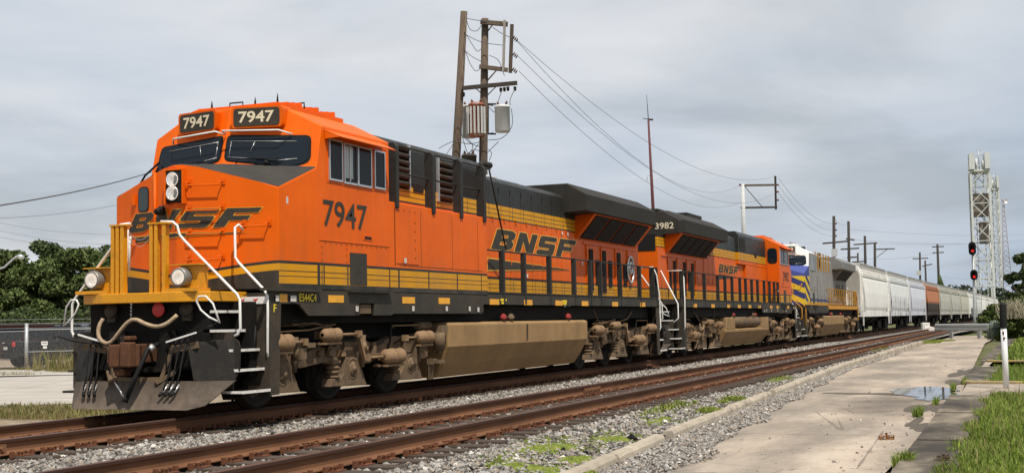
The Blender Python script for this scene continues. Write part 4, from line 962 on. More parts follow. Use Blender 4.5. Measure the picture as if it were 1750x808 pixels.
def make_hopper():
    r = empty('hopper_car', (0, 0, 0), 0, 'hopper', 'hopper car', 'covered hopper cars behind the locomotives')
    Lc = 16.3
    prof = [(1.50, 1.30), (1.58, 1.7), (1.60, 2.6), (1.57, 3.4), (1.47, 3.9), (1.30, 4.12), (1.0, 4.26), (.5, 4.34), (0, 4.36)]
    full = [(-a, b) for a, b in prof]+[(a, b) for a, b in prof[::-1][1:]]
    mb = MB(); n = len(full); ends = []
    def end(y_top, y_bot, sgn):
        return [(a, (y_bot+(y_top-y_bot)*min(1, max(0, (b-1.3)/2.4))), b) for a, b in full]
    A = end(.35, 1.9, 1); B = [(a, 3.0, b) for a, b in full]; C_ = [(a, Lc-3.0, b) for a, b in full]; D = [(a, Lc-y, b) for a, y, b in A]
    mb.add(A+B+C_+D, [tuple(range(n)), tuple(range(3*n, 4*n))]+[(k*n+i, k*n+i+1, (k+1)*n+i+1, (k+1)*n+i) for k in range(3) for i in range(n-1)])
    mb.build('body', HP['white'], r)
    mb = MB()
    for s in (1, -1):
        mb.box(s*1.40, s*1.56, .12, Lc-.12, 1.10, 1.42)
    mb.each('side_sill', HP['white'], r)
    mb = MB()
    for s in (1, -1):
        for z in (3.62, 3.78, 3.94): mb.box(s*(1.53-(z-3.62)*.25), s*(1.60-(z-3.62)*.30), .4, Lc-.4, z, z+.03)
    mb.each('side_rib', HP['white'], r)
    for e in (0, 1):
        Y = (lambda y: y) if e == 0 else (lambda y: Lc-y)
        mb = MB()
        for s in (1, -1):
            mb.beam((s*1.5, Y(.14), 1.1), (s*1.5, Y(.14), 3.6), .10, .14); mb.beam((s*1.5, Y(.14), 3.6), (s*1.32, Y(.2), 4.15), .10, .12); mb.beam((s*1.32, Y(.2), 4.15), (.0, Y(.2), 4.42), .08, .08)
            mb.beam((s*1.5, Y(.16), 1.2), (s*1.5, Y(1.5), 3.2), .05, .05)
            mb.beam((s*.6, Y(.3), 1.2), (s*.6, Y(.9), 3.0), .08, .1)
        mb.box(-1.45, 1.45, Y(.08), Y(1.9), 1.12, 1.2)
        mb.build('end_frame', HP['white'], r)
        for s in (1, -1):
            mb = MB()
            for k in range(9): mb.tube([(s*1.58, Y(.10), .75+k*.36), (s*1.58, Y(.52), .75+k*.36)], .014, 5)
            mb.box(s*1.56, s*1.59, Y(.09), Y(.13), .55, 3.9); mb.box(s*1.56, s*1.59, Y(.50), Y(.54), .55, 3.9)
            mb.build('ladder', HP['white'], r)
        mb = MB(); mb.box(-.15, .15, Y(-.35), Y(1.9), .72, 1.0); mb.lathe((-.6, Y(.5), 1.6), (0, 1, 0), [(0, .0), (0, .35), (.04, .35), (.04, 0)], 14); mb.build('coupler', m_dark, r)
        # truck
        mb = MB(); yc = 1.95 if e == 0 else Lc-1.95
        for s in (1, -1):
            mb.prism([(yc-1.2, .45), (yc-1.15, .65), (yc-.4, .80), (yc+.4, .80), (yc+1.15, .65), (yc+1.2, .45), (yc+.9, .38), (yc+.35, .25), (yc-.35, .25), (yc-.9, .38)], 0, s*.92, s*1.08)
        mb.box(-.9, .9, yc-.25, yc+.25, .4, .75); t = mb.build('truck', m_dark, r)
        mb = MB()
        for s in (1, -1):
            for dy in (-.89, .89): mb.lathe((s*.67, yc+dy, .46), (s, 0, 0), [(0, .1), (0, .40), (.02, .48), (.035, .46), (.14, .455), (.14, .38), (.10, .36), (.12, 0)], 24)
        mb.each('wheel', m_wheel, t)
    mb = MB()
    for k in range(3):
        yc = Lc/2+(k-1)*3.9
        for s in (1, -1): mb.add([(s*1.35, yc-1.9, 1.3), (s*1.35, yc+1.9, 1.3), (s*.35, yc+.5, .42), (s*.35, yc-.5, .42), (0, yc-1.9, 1.3), (0, yc+1.9, 1.3), (0, yc+.5, .42), (0, yc-.5, .42)], [(0, 1, 2, 3), (0, 3, 7, 4), (1, 5, 6, 2), (3, 2, 6, 7)])
        mb.box(-.5, .5, yc-.55, yc+.55, .36, .46)
    mb.box(-.3, .3, .5, Lc-.5, .9, 1.25)
    mb.build('hopper_chute', m_dark, r)
    mb = MB(); mb.box(-.30, .30, .3, Lc-.3, 4.50, 4.53)
    for s in (1, -1): mb.box(s*1.12, s*1.46, .5, Lc-.5, 4.38, 4.43)
    for k in range(26):
        y = .5+k*.61
        for s in (1, -1): mb.box(s*1.10, s*1.45, y, y+.12, 4.05, 4.38); mb.box(s*.28, s*1.2, y+.02, y+.06, 4.33, 4.37)
    mb.build('running_board', m_hfit, r)
    mb = MB()
    for k in range(5): mb.box(.42, .95, 1.6+k*2.8, 3.6+k*2.8, 4.32, 4.44)
    mb.each('hatch_cover', HP['white'], r)
    return r
hop = make_hopper()
cars = [('white', 'cleanest white covered hopper car, coupled right behind the grey locomotive'), ('tagged', 'white covered hopper car with dark graffiti along its lower side, second in the string'),
        ('lav', 'bluish white covered hopper car just ahead of the orange one'), ('orange', 'orange covered hopper car with a blackened lower half'),
        ('green', 'grey green covered hopper car coupled right behind the orange hopper'), ('green', 'grey green covered hopper car, second behind the orange hopper'),
        ('green2', 'olive grey covered hopper car, third behind the orange hopper'), ('white', 'white covered hopper car behind the olive grey one, beside the signal mast'),
        ('pale', 'pale hopper car seen behind the signal mast, ninth in the string'), ('white', 'small distant white hopper car, tenth in the string'),
        ('pale', 'small distant pale hopper car, eleventh in the string'), ('white', 'distant white hopper car, third from the far end of the train'),
        ('pale', 'distant pale hopper car, next to last of the train'), ('white', 'farthest visible white hopper car near the foot of the lift bridge')]
y = 67.15
for i, (k, lab) in enumerate(cars):
    c = hop if i == 0 else copy_tree(hop, None, ())
    (lx, ly, _), rz = on_track(y, y+17.0); c.location = (lx, ly+.35, 0); c.rotation_euler = (0, 0, rz); c['label'] = lab
    if i:
        for ch in c.children:
            if ch.type == 'MESH' and ch.data.materials[0] == HP['white'] and k != 'white':
                d = ch.data.copy(); d.materials[0] = HP[k]; ch.data = d
    y += 17.0

# ------------------------------------------------------------------ track
M_ = Mat("rail_rust", (.165, .078, .040), .8); x, yy_, z = M_.xyz()
M_.scale(M_.noise(3, 6, .65, (1, .3, 1)).ramp(.3, .7, .75, 1.3)); M_.mix(M_.noise(14, 4, .6).ramp(.55, .75, 0, .5), (.19, .095, .05)); M_.mix(z.between(-.034, -.002), (.060, .032, .023)); m_rail1 = M_.done()
m_railtop = plain("rail_head", (.10, .062, .050), .45, .3)
M_ = Mat("sleeper_wood", (.070, .052, .040), .9); M_.scale(M_.noise(6, 6, .7, (.15, 2, 1)).ramp(.3, .7, .6, 1.5)); M_.mix(M_.noise(2, 4, .6).ramp(.5, .7, 0, .6), (.15, .12, .095)); m_tie = M_.done()
m_plate = dusty("tie_plate_rust", (.17, .062, .03), (.08, .05, .035), .4, .7, .6, .8, scale=9)
RP = [(-.069, -.172), (.069, -.172), (.069, -.160), (.020, -.145), (.010, -.130), (.009, -.055), (.017, -.042), (.036, -.034), (.037, -.008), (.030, -.001)]
RP = RP+[(-a, b) for a, b in RP[::-1] if (a, b) not in ((-.069, -.172),)][:-2]
def rail(off, y0, y1, parent, name='rail'):
    ys = np.concatenate([np.arange(y0, 80, 2.0), np.arange(80, y1, 6.0)]); prof = [(-.069, -.172), (.069, -.172), (.069, -.160), (.020, -.145), (.010, -.130), (.009, -.055), (.017, -.042), (.036, -.034), (.037, -.006), (.031, 0), (-.031, 0), (-.037, -.006), (-.036, -.034), (-.017, -.042), (-.009, -.055), (-.010, -.130), (-.020, -.145), (-.069, -.160)]
    mb = MB(); n = len(prof); V_ = []
    for yv in ys:
        X0 = xc(yv)+off
        for a, b in prof: V_.append((X0+a, yv, b))
    F_ = [(k*n+i, k*n+(i+1) % n, (k+1)*n+(i+1) % n, (k+1)*n+i) for k in range(len(ys)-1) for i in range(n)]
    mb.add(V_, F_); mb.m = [1 if (i % n) in (9,) else 0 for i in range(len(F_))]
    return mb.build(name, [m_rail1, m_railtop], parent)
def track(cx, lab, y0=-26, gauge=.7545):
    t = empty('railway_track', (0, 0, 0), 0, lab, 'railway track', 'two railway tracks side by side')
    r_ = [rail(cx-gauge, y0, 420, t), rail(cx+gauge, y0, 420, t)]
    proto = None; n = 0; rest = MB(); restp = MB()
    ys = np.arange(-8.0, 330, .54)
    vis = [v for v in ys if v > (-7.5 if cx > 2 else -3)]
    for v in ys:
        X0 = xc(v)+cx; dx = random.uniform(-.05, .05); rot = random.uniform(-.02, .02)
        if v in vis[:100] if False else (v >= vis[0] and n < 100):
            if proto is None:
                mb = MB(); mb.box(-1.30, 1.30, -.115, .115, -.37, -.184); proto = mb.build('sleeper', m_tie, t, .012)
                for g in (-gauge, gauge):
                    mb = MB(); mb.box(g-.19, g+.19, -.09, .09, -.1835, -.1725)
                    for sx, sy in ((-.10, -.05), (.10, .05), (-.14, .05), (.14, -.05), (.10, -.06)):
                        mb.cyl((g+sx, sy, -.18), (g+sx, sy, -.142), .010, 6); mb.box(g+sx-.02, g+sx+.02, sy-.014, sy+.014, -.146, -.135)
                    for sx in (-1, 1): mb.box(g+sx*.075, g+sx*.11, -.17, -.125, -.20, -.13); mb.box(g+sx*.075, g+sx*.11, .125, .17, -.20, -.13)
                    mb.build('tie_plate', m_plate, proto)
                s_ = proto
            else: s_ = copy_tree(proto, t)
            s_.location = (X0+dx, v, random.uniform(-.008, 0)); s_.rotation_euler = (0, 0, rot); n += 1
        else:
            if v > 140 and int(v/.54) % 2: continue
            rest.box(X0-1.3, X0+1.3, v-.11, v+.11, -.36, -.186)
            for g in (-gauge, gauge): rest.box(X0+g-.19, X0+g+.19, v-.09, v+.09, -.185, -.173, 1)
    o = rest.build('sleeper', [m_tie, m_plate], t); o['kind'] = 'stuff'
    return r_
r1 = track(0.0, 'rusty railway track under the train')
r2_ = track(4.29, 'empty rusty railway track nearer the concrete road')
# rail joint bar on the far rail at the left
for cx, jy in ((-.7545, -2.0), (.7545, -3.2), (4.29-.7545, 9.0)):
    mb = MB()
    for s in (1, -1): mb.box(xc(jy)+cx+s*.014, xc(jy)+cx+s*.045, jy-.45, jy+.45, -.14, -.05)
    for k in range(6): mb.cyl((xc(jy)+cx+.04, jy-.38+k*.15, -.095), (xc(jy)+cx+.075, jy-.38+k*.15, -.095), .02, 6)
    mb.build('joint_bar', m_rail1, (r1[0] if cx < 0 else r1[1] if cx < 1 else r2_[0]))

# ------------------------------------------------------------------ ground
def sheet(name, xs_fn, ys, zf, mat, nx=12, kind='structure', label=None, cat=None):
    V_ = []; F_ = []
    for yv in ys:
        a, b = xs_fn(yv)
        for i in range(nx+1):
            xv = a+(b-a)*i/nx; V_.append((xv, yv, zf(xv, yv)))
    for j in range(len(ys)-1):
        for i in range(nx): k = j*(nx+1)+i; F_.append((k, k+1, k+nx+2, k+nx+1))
    mb = MB(); mb.add(V_, F_, 0, True); o = mb.build(name, mat); o['kind'] = kind; return o
M_ = Mat("far_ground", (.10, .10, .045), .95); M_.ramp(M_.noise(.25, 6, .7), [(.3, (.06, .075, .022)), (.5, (.10, .105, .04)), (.7, (.16, .13, .075))]); m_ground = M_.done()
mb = MB(); mb.add([(-3000, -200, -.52), (3000, -200, -.52), (3000, 5000, -.52), (-3000, 5000, -.52)], [(0, 1, 2, 3)]); g = mb.build('ground', m_ground); g['kind'] = 'structure'
KP = [(-30, 8.3), (-8, 7.35), (-1.5, 6.95), (3.7, 6.62), (11.0, 6.28), (26.2, 5.70), (45, 5.55), (57, 5.42), (100, 5.5)]
def kx(y):
    for (a, b), (c, d) in zip(KP, KP[1:]):
        if y <= c: return b+(d-b)*(y-a)/(c-a)
    return KP[-1][1]
def kz(y): return -.305+.0026*max(0, min(y, 48)-4)                    # kerb top
def cxl(y): return max(kx(y)+.18, kx(y)+.72-max(0, y-2)*.024)       # left edge of the concrete slab
def zb(x, y):                                # ballast height
    c = xc(y); d = x-c; e = kx(y)-.9
    if d < -1.35: return -.225+(d+1.35)*.12
    if x < e: return -.225
    return -.225-(x-e)*(.13+max(-.13, (kz(y)+.305)*-1.4))
M_ = Mat("ballast_bed", (.2, .19, .18), .95)
vor = M_.voronoi(16, out='Color', feature='F1'); 
M_.ramp(M_.voronoi(17), [(.0, (.36, .335, .30)), (.45, (.24, .22, .195)), (.9, (.045, .038, .032))]); M_.scale(M_.noise(55, 3, .6).ramp(.3, .7, .7, 1.3)); M_.scale(M_.noise(.9, 4, .6).ramp(.3, .7, .85, 1.1)); M_.bump(M_.voronoi(17), .03, -1); m_bed = M_.done()
sheet('ballast_bed', lambda y: (xc(y)-2.6, kx(y)-.02 if y < 95 else xc(y)+6.5), [-30, -8]+list(np.arange(-6, 60, 3))+list(range(60, 430, 10)), lambda x, y: zb(x, y)-.012, m_bed, 24)
# left lot and verge
M_ = Mat("pale_concrete_lot", (.40, .365, .32), .9); M_.scale(M_.noise(.35, 6, .65, (1, 3, 1)).ramp(.3, .7, .80, 1.15)); M_.mix(M_.noise(1.3, 6, .7, (.5, 2.5, 1)).ramp(.55, .7, 0, .5), (.26, .235, .20)); M_.scale(M_.noise(30, 3, .6).ramp(.3, .7, .93, 1.06)); m_lot = M_.done()
M_ = Mat("dry_verge_soil", (.25, .19, .13), .95); M_.ramp(M_.noise(1.6, 6, .7), [(.3, (.13, .10, .06)), (.5, (.26, .20, .14)), (.68, (.36, .31, .25))]); m_soil = M_.done()
A = on_z(-260, 652, -.44); Bp = on_z(700, 600, -.44)
def quad(name, pts, z, mat):
    mb = MB(); mb.add([(p[0], p[1], z) for p in pts], [tuple(range(len(pts)))]); o = mb.build(name, mat); o['kind'] = 'structure'; return o
lot = [on_z(-400, 760, -.46), on_z(-200, 702, -.46), on_z(140, 688, -.46), on_z(330, 672, -.46), on_z(560, 640, -.46), on_z(560, 622, -.46), on_z(140, 640, -.46), on_z(-200, 650, -.46), on_z(-400, 655, -.46)]
quad('lot_pavement', lot, -.462, m_lot)
quad('verge', [(-2.3, -20), (-2.3, 60), (-60, 60), (-60, -20)], -.49, m_soil)
fp = [on_z(-600, 654, -.44), on_z(560, 631, -.44), on_z(560, 624, -.44), on_z(-600, 640, -.44)]
quad('fence_verge', fp, -.44, m_lot)
# concrete road
M_ = Mat("old_concrete_road", (.33, .275, .215), .85); x, yv, z = M_.xyz()
M_.ramp(M_.noise(.6, 7, .68, (1.5, .55, 1)), [(.30, (.22, .19, .155)), (.46, (.37, .30, .235)), (.60, (.46, .38, .30)), (.75, (.52, .44, .355))])
M_.mix(M_.noise(.3, 6, .65, (1.6, .5, 1)).ramp(.44, .62, 0, .8), (.20, .175, .145)); M_.scale(M_.noise(42, 4, .7).ramp(.3, .7, .88, 1.1)); M_.mix(M_.noise(5.5, 4, .7).ramp(.70, .74, 0, .8), (.09, .07, .055))
jn = ((yv+x*.05+M_.noise(.8, 3)*.16)*(1/4.6)).op('FRACT'); M_.mix(jn.lt(.0075), (.10, .085, .07)); M_.mix(M_.noise(1.0, 3, .6, dist=1.0).between(.497, .5015)*M_.noise(.4, 2).gt(.52), (.12, .10, .085))
wet = ((x-9.0)*(x-9.0)*.16+(yv-10.5)*(yv-10.5)*.028); M_.mix((1-(wet+M_.noise(1.2, 5, .6)*.9-.25).ramp(.15, .55))*.75, (.12, .10, .082))
cr = M_.voronoi(.34, feature='DISTANCE_TO_EDGE'); M_.mix((cr+M_.noise(1.2, 4, .6)*.02-.0098).lt(.004)*.7, (.15, .125, .10)); M_.bump(M_.noise(60, 4, .7), .004, .6); m_road = M_.done()
def zr(x, y): return -.425-.02*math.exp(-((y-14.6)/2.2)**2)*max(0, min(1, (x-8)/1.6))
sheet('road', lambda y: (cxl(y)-.5, 9.82 if y < 12 else (9.82-(y-12)*.030 if y < 60 else 8.4)), [-30, -14]+list(np.arange(-8, 30, 1))+list(range(30, 90, 5)), zr, m_road, 20)
# gravel spill strip between kerb and slab
sheet('gravel_shoulder', lambda y: (kx(y)+.02, cxl(y)+.10), [-30, -8]+list(np.arange(-4, 48, 2)), lambda x, y: -.405 if x < cxl(y) else -.430, m_bed, 4)
# kerb
M_ = Mat("kerb_concrete", (.42, .36, .28), .85); M_.scale(M_.noise(2, 6, .65).ramp(.3, .7, .7, 1.15)); M_.mix(M_.noise(9, 5, .7).ramp(.58, .72, 0, .5), (.17, .145, .115)); M_.bump(M_.noise(25, 4, .7), .01, .6); m_kerb = M_.done()
mb = MB(); ys = np.arange(-10, 58, .5)
prof = [(-.10, -.45), (.10, -.45), (.085, -.345), (.055, -.305), (-.055, -.305), (-.09, -.345)]
for a, b in zip(ys[:-1], ys[1:]):
    if (a > 34 and int(a*2) % 7 == 0) or int(a*2) in (5, 24): continue
    pts = []
    for yv, e in ((a+.004, 0), (b-.004, 1)):
        jx = random.uniform(-.014, .014)
        for p, q in prof: pts.append((kx(yv)+p+jx, yv, q+(kz(yv)+.305 if q > -.4 else 0)+random.uniform(-.006, .006)))
    n = 6; mb.add(pts, [tuple(range(n)), tuple(range(n, 2*n))]+[(i, (i+1) % n, (i+1) % n+n, i+n) for i in range(n)])
o = mb.build('kerb', m_kerb); o['kind'] = 'structure'
# sidewalk slabs with broken edge, driveways, yellow kerbs
M_ = Mat("stained_sidewalk", (.22, .185, .145), .85); M_.ramp(M_.noise(.8, 7, .65, (1.4, .7, 1)), [(.36, (.050, .042, .034)), (.52, (.105, .088, .068)), (.70, (.30, .25, .185))]); M_.scale(M_.noise(40, 4, .7).ramp(.3, .7, .88, 1.1)); M_.bump(M_.noise(50, 4), .004, .6); m_walk = M_.done()
def xl(y): return 9.95-.021*(y+1) if y < 20 else 9.5-.008*(y-20)
def slab(name, y0, y1, x0f, x1f, z0, z1, mat, step=.5, jit=.03):
    ys = np.arange(y0, y1+.01, step); V_ = []; F_ = []; prng = random.Random(3)
    for yv in ys:
        a, b = x0f(yv), x1f(yv)+prng.uniform(-jit, jit)*2; V_ += [(a, yv, z0), (a, yv, z1), (b, yv, z1), (b, yv, z0)]
    for j in range(len(ys)-1):
        k = j*4
        for i in range(3): F_.append((k+i, k+i+1, k+i+5, k+i+4))
    F_ += [(0, 1, 2, 3), (len(V_)-4, len(V_)-3, len(V_)-2, len(V_)-1)]
    mb = MB(); mb.add(V_, F_); o = mb.build(name, mat); o['kind'] = 'structure'; return o
slab('sidewalk', -14, -1.8, xl, lambda y: 10.55, -.46, -.350, m_walk); slab('sidewalk', -1.79, 2.9, xl, lambda y: 10.52, -.46, -.346, m_walk); slab('sidewalk', 2.91, 7.6, xl, lambda y: 10.45, -.46, -.351, m_walk)
slab('sidewalk', 7.61, 12.6, xl, lambda y: 10.42, -.46, -.348, m_walk)
slab('driveway', 12.62, 17.2, lambda y: xl(y)+.15, lambda y: 14.5, -.46, -.395, m_road, .5, 0)
slab('sidewalk', 17.6, 26.5, xl, lambda y: 10.15, -.46, -.355, m_walk)
slab('driveway', 27.0, 31.0, lambda y: xl(y)+.15, lambda y: 13, -.46, -.40, m_road, .5, 0)
slab('sidewalk', 31.4, 70, xl, lambda y: 9.9, -.46, -.36, m_walk, 1.0)
m_ykerb = dusty("worn_yellow_kerb_paint", (.38, .27, .07), (.27, .225, .17), .38, .58, .85, .8, scale=6)
for y0 in (17.22, 31.02):
    mb = MB(); pts = [(9.62, y0+.1), (9.78, y0), (10.75, y0-.01), (10.9, y0+.06), (10.75, y0+.22), (9.86, y0+.25), (9.66, y0+.9), (9.55, y0+.9)]
    mb.prism(pts, 2, -.46, -.342); o = mb.build('kerb', m_ykerb, None, .02); o['kind'] = 'structure'
# puddle
m_water = Mat("puddle_water", (.05, .055, .06), .03); m_water.b.inputs['Specular IOR Level'].default_value = .8; m_water = m_water.done()
def blob(name, cx, cy, rx, ry, z, mat, seed, kind='structure', n=40, rough=.25):
    rg = random.Random(seed); ph = [rg.uniform(0, 6.28) for _ in range(6)]
    pts = []
    for i in range(n):
        a = 2*math.pi*i/n; k = 1+sum(rough/(j+1)*math.sin((j+2)*a+ph[j]) for j in range(5)); pts.append((cx+rx*k*math.cos(a), cy+ry*k*math.sin(a), z))
    mb = MB(); mb.add([(cx, cy, z)]+pts, [(0, i+1, (i+1) % n+1) for i in range(n)]); o = mb.build(name, mat); o['kind'] = kind; return o
blob('water', 9.05, 14.4, .78, 1.7, -.4175, m_water, 5, rough=.22); blob('water', 9.35, 12.2, .22, .8, -.4165, m_water, 8, rough=.3)
m_mud = plain("mud", (.10, .082, .062), .7, 0, .25)
blob('mud', 9.5, 9.6, .24, 1.5, -.4205, m_mud, 3, 'stuff', 70, .45); blob('mud', 9.5, 18.3, .25, 1.6, -.4203, m_mud, 4, 'stuff', 70, .45); blob('mud', 9.6, 6.0, .14, 1.0, -.4207, m_mud, 9, 'stuff', 70, .5); blob('mud', 8.2, 13.6, .9, .35, -.4204, m_mud, 12, 'stuff', 70, .45); blob('mud', 9.3, 24, .3, 2.2, -.4201, m_mud, 15, 'stuff', 70, .45)

# ------------------------------------------------------------------ loose stones
M_ = Mat("crushed_stone", (.3, .29, .28), .9); isl = M_.island()
M_.ramp(isl, [(0, (.075, .068, .062)), (.2, (.17, .155, .14)), (.42, (.29, .27, .24)), (.65, (.38, .35, .315)), (.82, (.26, .195, .14)), (.93, (.34, .33, .31)), (1, (.66, .61, .54))]); M_.scale(M_.noise(70, 3, .6).ramp(.3, .7, .8, 1.15)); m_stone = M_.done()
def stones(name, n, sampler, size, mat, zoff=.0):
    P0 = sampler(n); n = len(P0)
    base = np.array([(1, 0, 0), (-1, 0, 0), (0, 1, 0), (0, -1, 0), (0, 0, 1), (0, 0, -1), (.62, .62, .5), (-.62, .55, -.4)])
    tri = np.array([(0, 2, 6), (2, 4, 6), (4, 0, 6), (2, 1, 4), (1, 3, 4), (3, 0, 4), (2, 0, 5), (1, 2, 7), (2, 5, 7), (5, 1, 7), (3, 1, 5), (0, 3, 5)])
    V0 = base[None]*(1+RNG.uniform(-.28, .28, (n, 8, 3)))*(RNG.uniform(.6, 1.5, (n, 1, 3))*np.array([1, 1, .75])); sc_ = size[0]+(size[1]-size[0])*RNG.random((n, 1, 1))**2
    sc_ = sc_*P0[:, 3][:, None, None]
    V0 *= sc_; a = RNG.uniform(0, 6.28, n); b = RNG.uniform(-.7, .7, n)
    c_, s_ = np.cos(a)[:, None], np.sin(a)[:, None]; cb, sb = np.cos(b)[:, None], np.sin(b)[:, None]
    x = V0[..., 0]*cb+V0[..., 2]*sb; z = -V0[..., 0]*sb+V0[..., 2]*cb; y = V0[..., 1]
    V = np.stack([x*c_-y*s_, x*s_+y*c_, z], -1)+P0[:, None, :3]+np.array([0, 0, zoff])
    F = (tri[None]+np.arange(n)[:, None, None]*8).reshape(-1, 3)
    o = np_mesh(name, V.reshape(-1, 3), F, mat); o['kind'] = 'stuff'; return o
XC = np.vectorize(xc); KX = np.vectorize(kx); ZB = np.vectorize(zb)
def samp_bal(n):
    out = []; y = -7+(RNG.random(n)**1.75)*62; u = RNG.random(n); lo = XC(y)-2.3; hi = KX(y)-.08; x = lo+(hi-lo)*u
    c = XC(y); keep = np.ones(n, bool)
    for cx in (0, 4.29):
        for g in (-.7545, .7545): keep &= np.abs(x-c-cx-g) > .085
    ph = ((y+8.0)/.54) % 1; ontie = ((ph < .20) | (ph > .80)); inside = (np.abs(x-c) < 1.27) | (np.abs(x-c-4.29) < 1.27)
    keep &= ~(ontie & inside & (RNG.random(n) > .10))
    x, y = x[keep], y[keep]; z = ZB(x, y)+RNG.uniform(-.01, .022, len(x)); z = np.where((np.abs(x-XC(y)) < 1.3) | (np.abs(x-XC(y)-4.29) < 1.3), z-.012, z)
    return np.stack([x, y, z, 1+np.clip(y-12, 0, 60)*.022], -1)
stones('ballast', 190000, samp_bal, (.014, .038), m_stone)
def samp_sh(n):
    y = -5+(RNG.random(n)**1.5)*45; w = np.array([cxl(v)-kx(v) for v in y]); x = KX(y)+.10+w*(RNG.random(n)**1.4)*(1.05+.25*np.sin(y*1.7)*np.sin(y*.6+1))
    return np.stack([x, y, np.full(n, -.40), np.ones(n)], -1)
stones('gravel', 16000, samp_sh, (.010, .032), m_stone)
def samp_road(n):
    y = -6+RNG.random(n)*40; x = 7.6+RNG.random(n)*2.3; k = RNG.random(n) < np.where(x > 9.1, .8, .12); x, y = x[k], y[k]
    return np.stack([x, y, np.full(len(x), -.418), np.ones(len(x))], -1)
stones('rubble', 1500, samp_road, (.005, .022), m_stone)
def samp_left(n):
    y = -10+RNG.random(n)*40; x = -2.2-RNG.random(n)**2*3; return np.stack([x, y, np.full(n, -.47), np.ones(n)], -1)
stones('gravel', 5000, samp_left, (.015, .05), m_stone)
# larger loose rocks and debris on the ballast
for (u, v, s_, lab, cc) in ((1018, 730, .10, 'brown flat rock standing on edge in the ballast near the weeds', m_plate), (1080, 750, .07, 'dark stone lying against the kerb by the green weeds', m_dark)):
    p = on_z(u, v, -.30); o = stones('rock', 1, lambda n: np.array([(p.x, p.y, p.z, 1.0)]), (s_, s_), cc); o['kind'] = 'thing'; tag(o, lab, 'rock')

# ------------------------------------------------------------------ grass
def grass_mat(name, a, b, c):
    M = Mat(name, a, .75); M.ramp(M.island(), [(0, a), (.5, b), (1, c)]); M.scale(M.noise(.9, 4, .6).ramp(.3, .7, .75, 1.2))
    M.b.inputs['Subsurface Weight'].default_value = 0; return M.done()
m_grass = grass_mat("lawn_blades", (.085, .14, .016), (.15, .22, .030), (.27, .30, .07)); m_weed = grass_mat("weed_leaves", (.12, .18, .02), (.20, .26, .04), (.26, .25, .07)); m_drygr = grass_mat("dry_grass", (.16, .13, .05), (.26, .21, .10), (.14, .17, .04))
def blades(name, P, h, w, mat, bend=.5, parent=None, kind='stuff'):
    n = len(P); a = RNG.uniform(0, 6.28, n); hh = h[0]+(h[1]-h[0])*RNG.random(n)**1.6; lean = RNG.uniform(.1, 1, n)*bend; d = RNG.uniform(0, 6.28, n)
    ww = w*RNG.uniform(.6, 1.4, n); side = np.stack([np.cos(a), np.sin(a), a*0], -1)*ww[:, None]/2; dd = np.stack([np.cos(d), np.sin(d), d*0], -1)
    up = np.array([0, 0, 1.0]); b0 = P-side; b1 = P+side; mid = P+up*(hh*.55)[:, None]+dd*(hh*lean*.25)[:, None]; tip = P+up*(hh*(1-.25*lean))[:, None]+dd*(hh*lean*.8)[:, None]
    V = np.stack([b0, b1, mid+side*.8, mid-side*.8, tip], 1).reshape(-1, 3); F = (np.array([(0, 1, 2), (0, 2, 3), (3, 2, 4)])[None]+np.arange(n)[:, None, None]*5).reshape(-1, 3)
    o = np_mesh(name, V, F, mat, parent)
    if kind: o['kind'] = kind
    return o
M_ = Mat("lawn_soil", (.06, .075, .02), .95); M_.ramp(M_.noise(2, 6, .7), [(.3, (.045, .065, .014)), (.55, (.075, .10, .022)), (.75, (.14, .115, .06))]); m_lawn = M_.done()
def lawn_x(y): return 10.42 if y < 17 else (10.1 if y < 27 else 9.88)
sheet('lawn', lambda y: (lawn_x(y)-.1, 40), [-20, -14]+list(np.arange(-10, 40, 2))+list(range(40, 240, 10)), lambda x, y: -.40, m_lawn, 12)
def samp_g(n, y0, y1, x0, x1):
    y = y0+RNG.random(n)*(y1-y0); x = x0+RNG.random(n)**1.2*(x1-x0); e = np.array([lawn_x(v) for v in y])+.10*np.sin(y*2.3)+.06*np.sin(y*7.1); k = x > e
    k &= ~((y > 12.55) & (y < 17.3) & (x > 9)); k &= ~((y > 26.9) & (y < 31.1)); k &= np.hypot(x-CAM.x, y-CAM.y) > 2.5
    x, y = x[k], y[k]; return np.stack([x, y, np.full(len(x), -.41)], -1)
blades('grass', np.concatenate([samp_g(60000, -4, 12.5, 10.2, 12.3), samp_g(15000, 12, 30, 9.9, 13.5)]), (.05, .19), .011, m_grass, .9)
blades('grass', samp_g(30000, 28, 120, 9.5, 22), (.08, .25), .05, m_grass, .8)
blades('grass', samp_g(900, -2, 12.5, 10.2, 12.0), (.18, .34), .010, m_drygr, .7)
def patch(cx, cy, rx, ry, n, z=-.25):
    a = RNG.uniform(0, 6.28, n); r = np.sqrt(RNG.random(n))*(1+.3*np.sin(a*3+cx)+.2*np.sin(a*5)); x = cx+rx*r*np.cos(a); y = cy+ry*r*np.sin(a); return np.stack([x, y, ZB(x, y)-.012 if z is None else np.full(n, z)], -1)
def weed_at(pixels, n, h, w, mat, zz=-.28, name='weeds'):
    Ps = []
    for u, v, rx, ry, k in pixels:
        p = on_z(u, v, zz); Ps.append(patch(p.x, p.y, rx, ry, int(n*k), None if zz > -.33 else zz))
    return blades(name, np.concatenate(Ps), h, w, mat, 1.2)
m_mat = Mat("weed_mat_green", (.16, .20, .03), .9); m_mat.ramp(m_mat.noise(14, 6, .75), [(.32, (.05, .06, .02)), (.46, (.13, .17, .025)), (.6, (.24, .27, .05)), (.72, (.30, .27, .12))]); m_mat.bump(m_mat.noise(30, 4, .7), .03, 1); m_mat = m_mat.done()
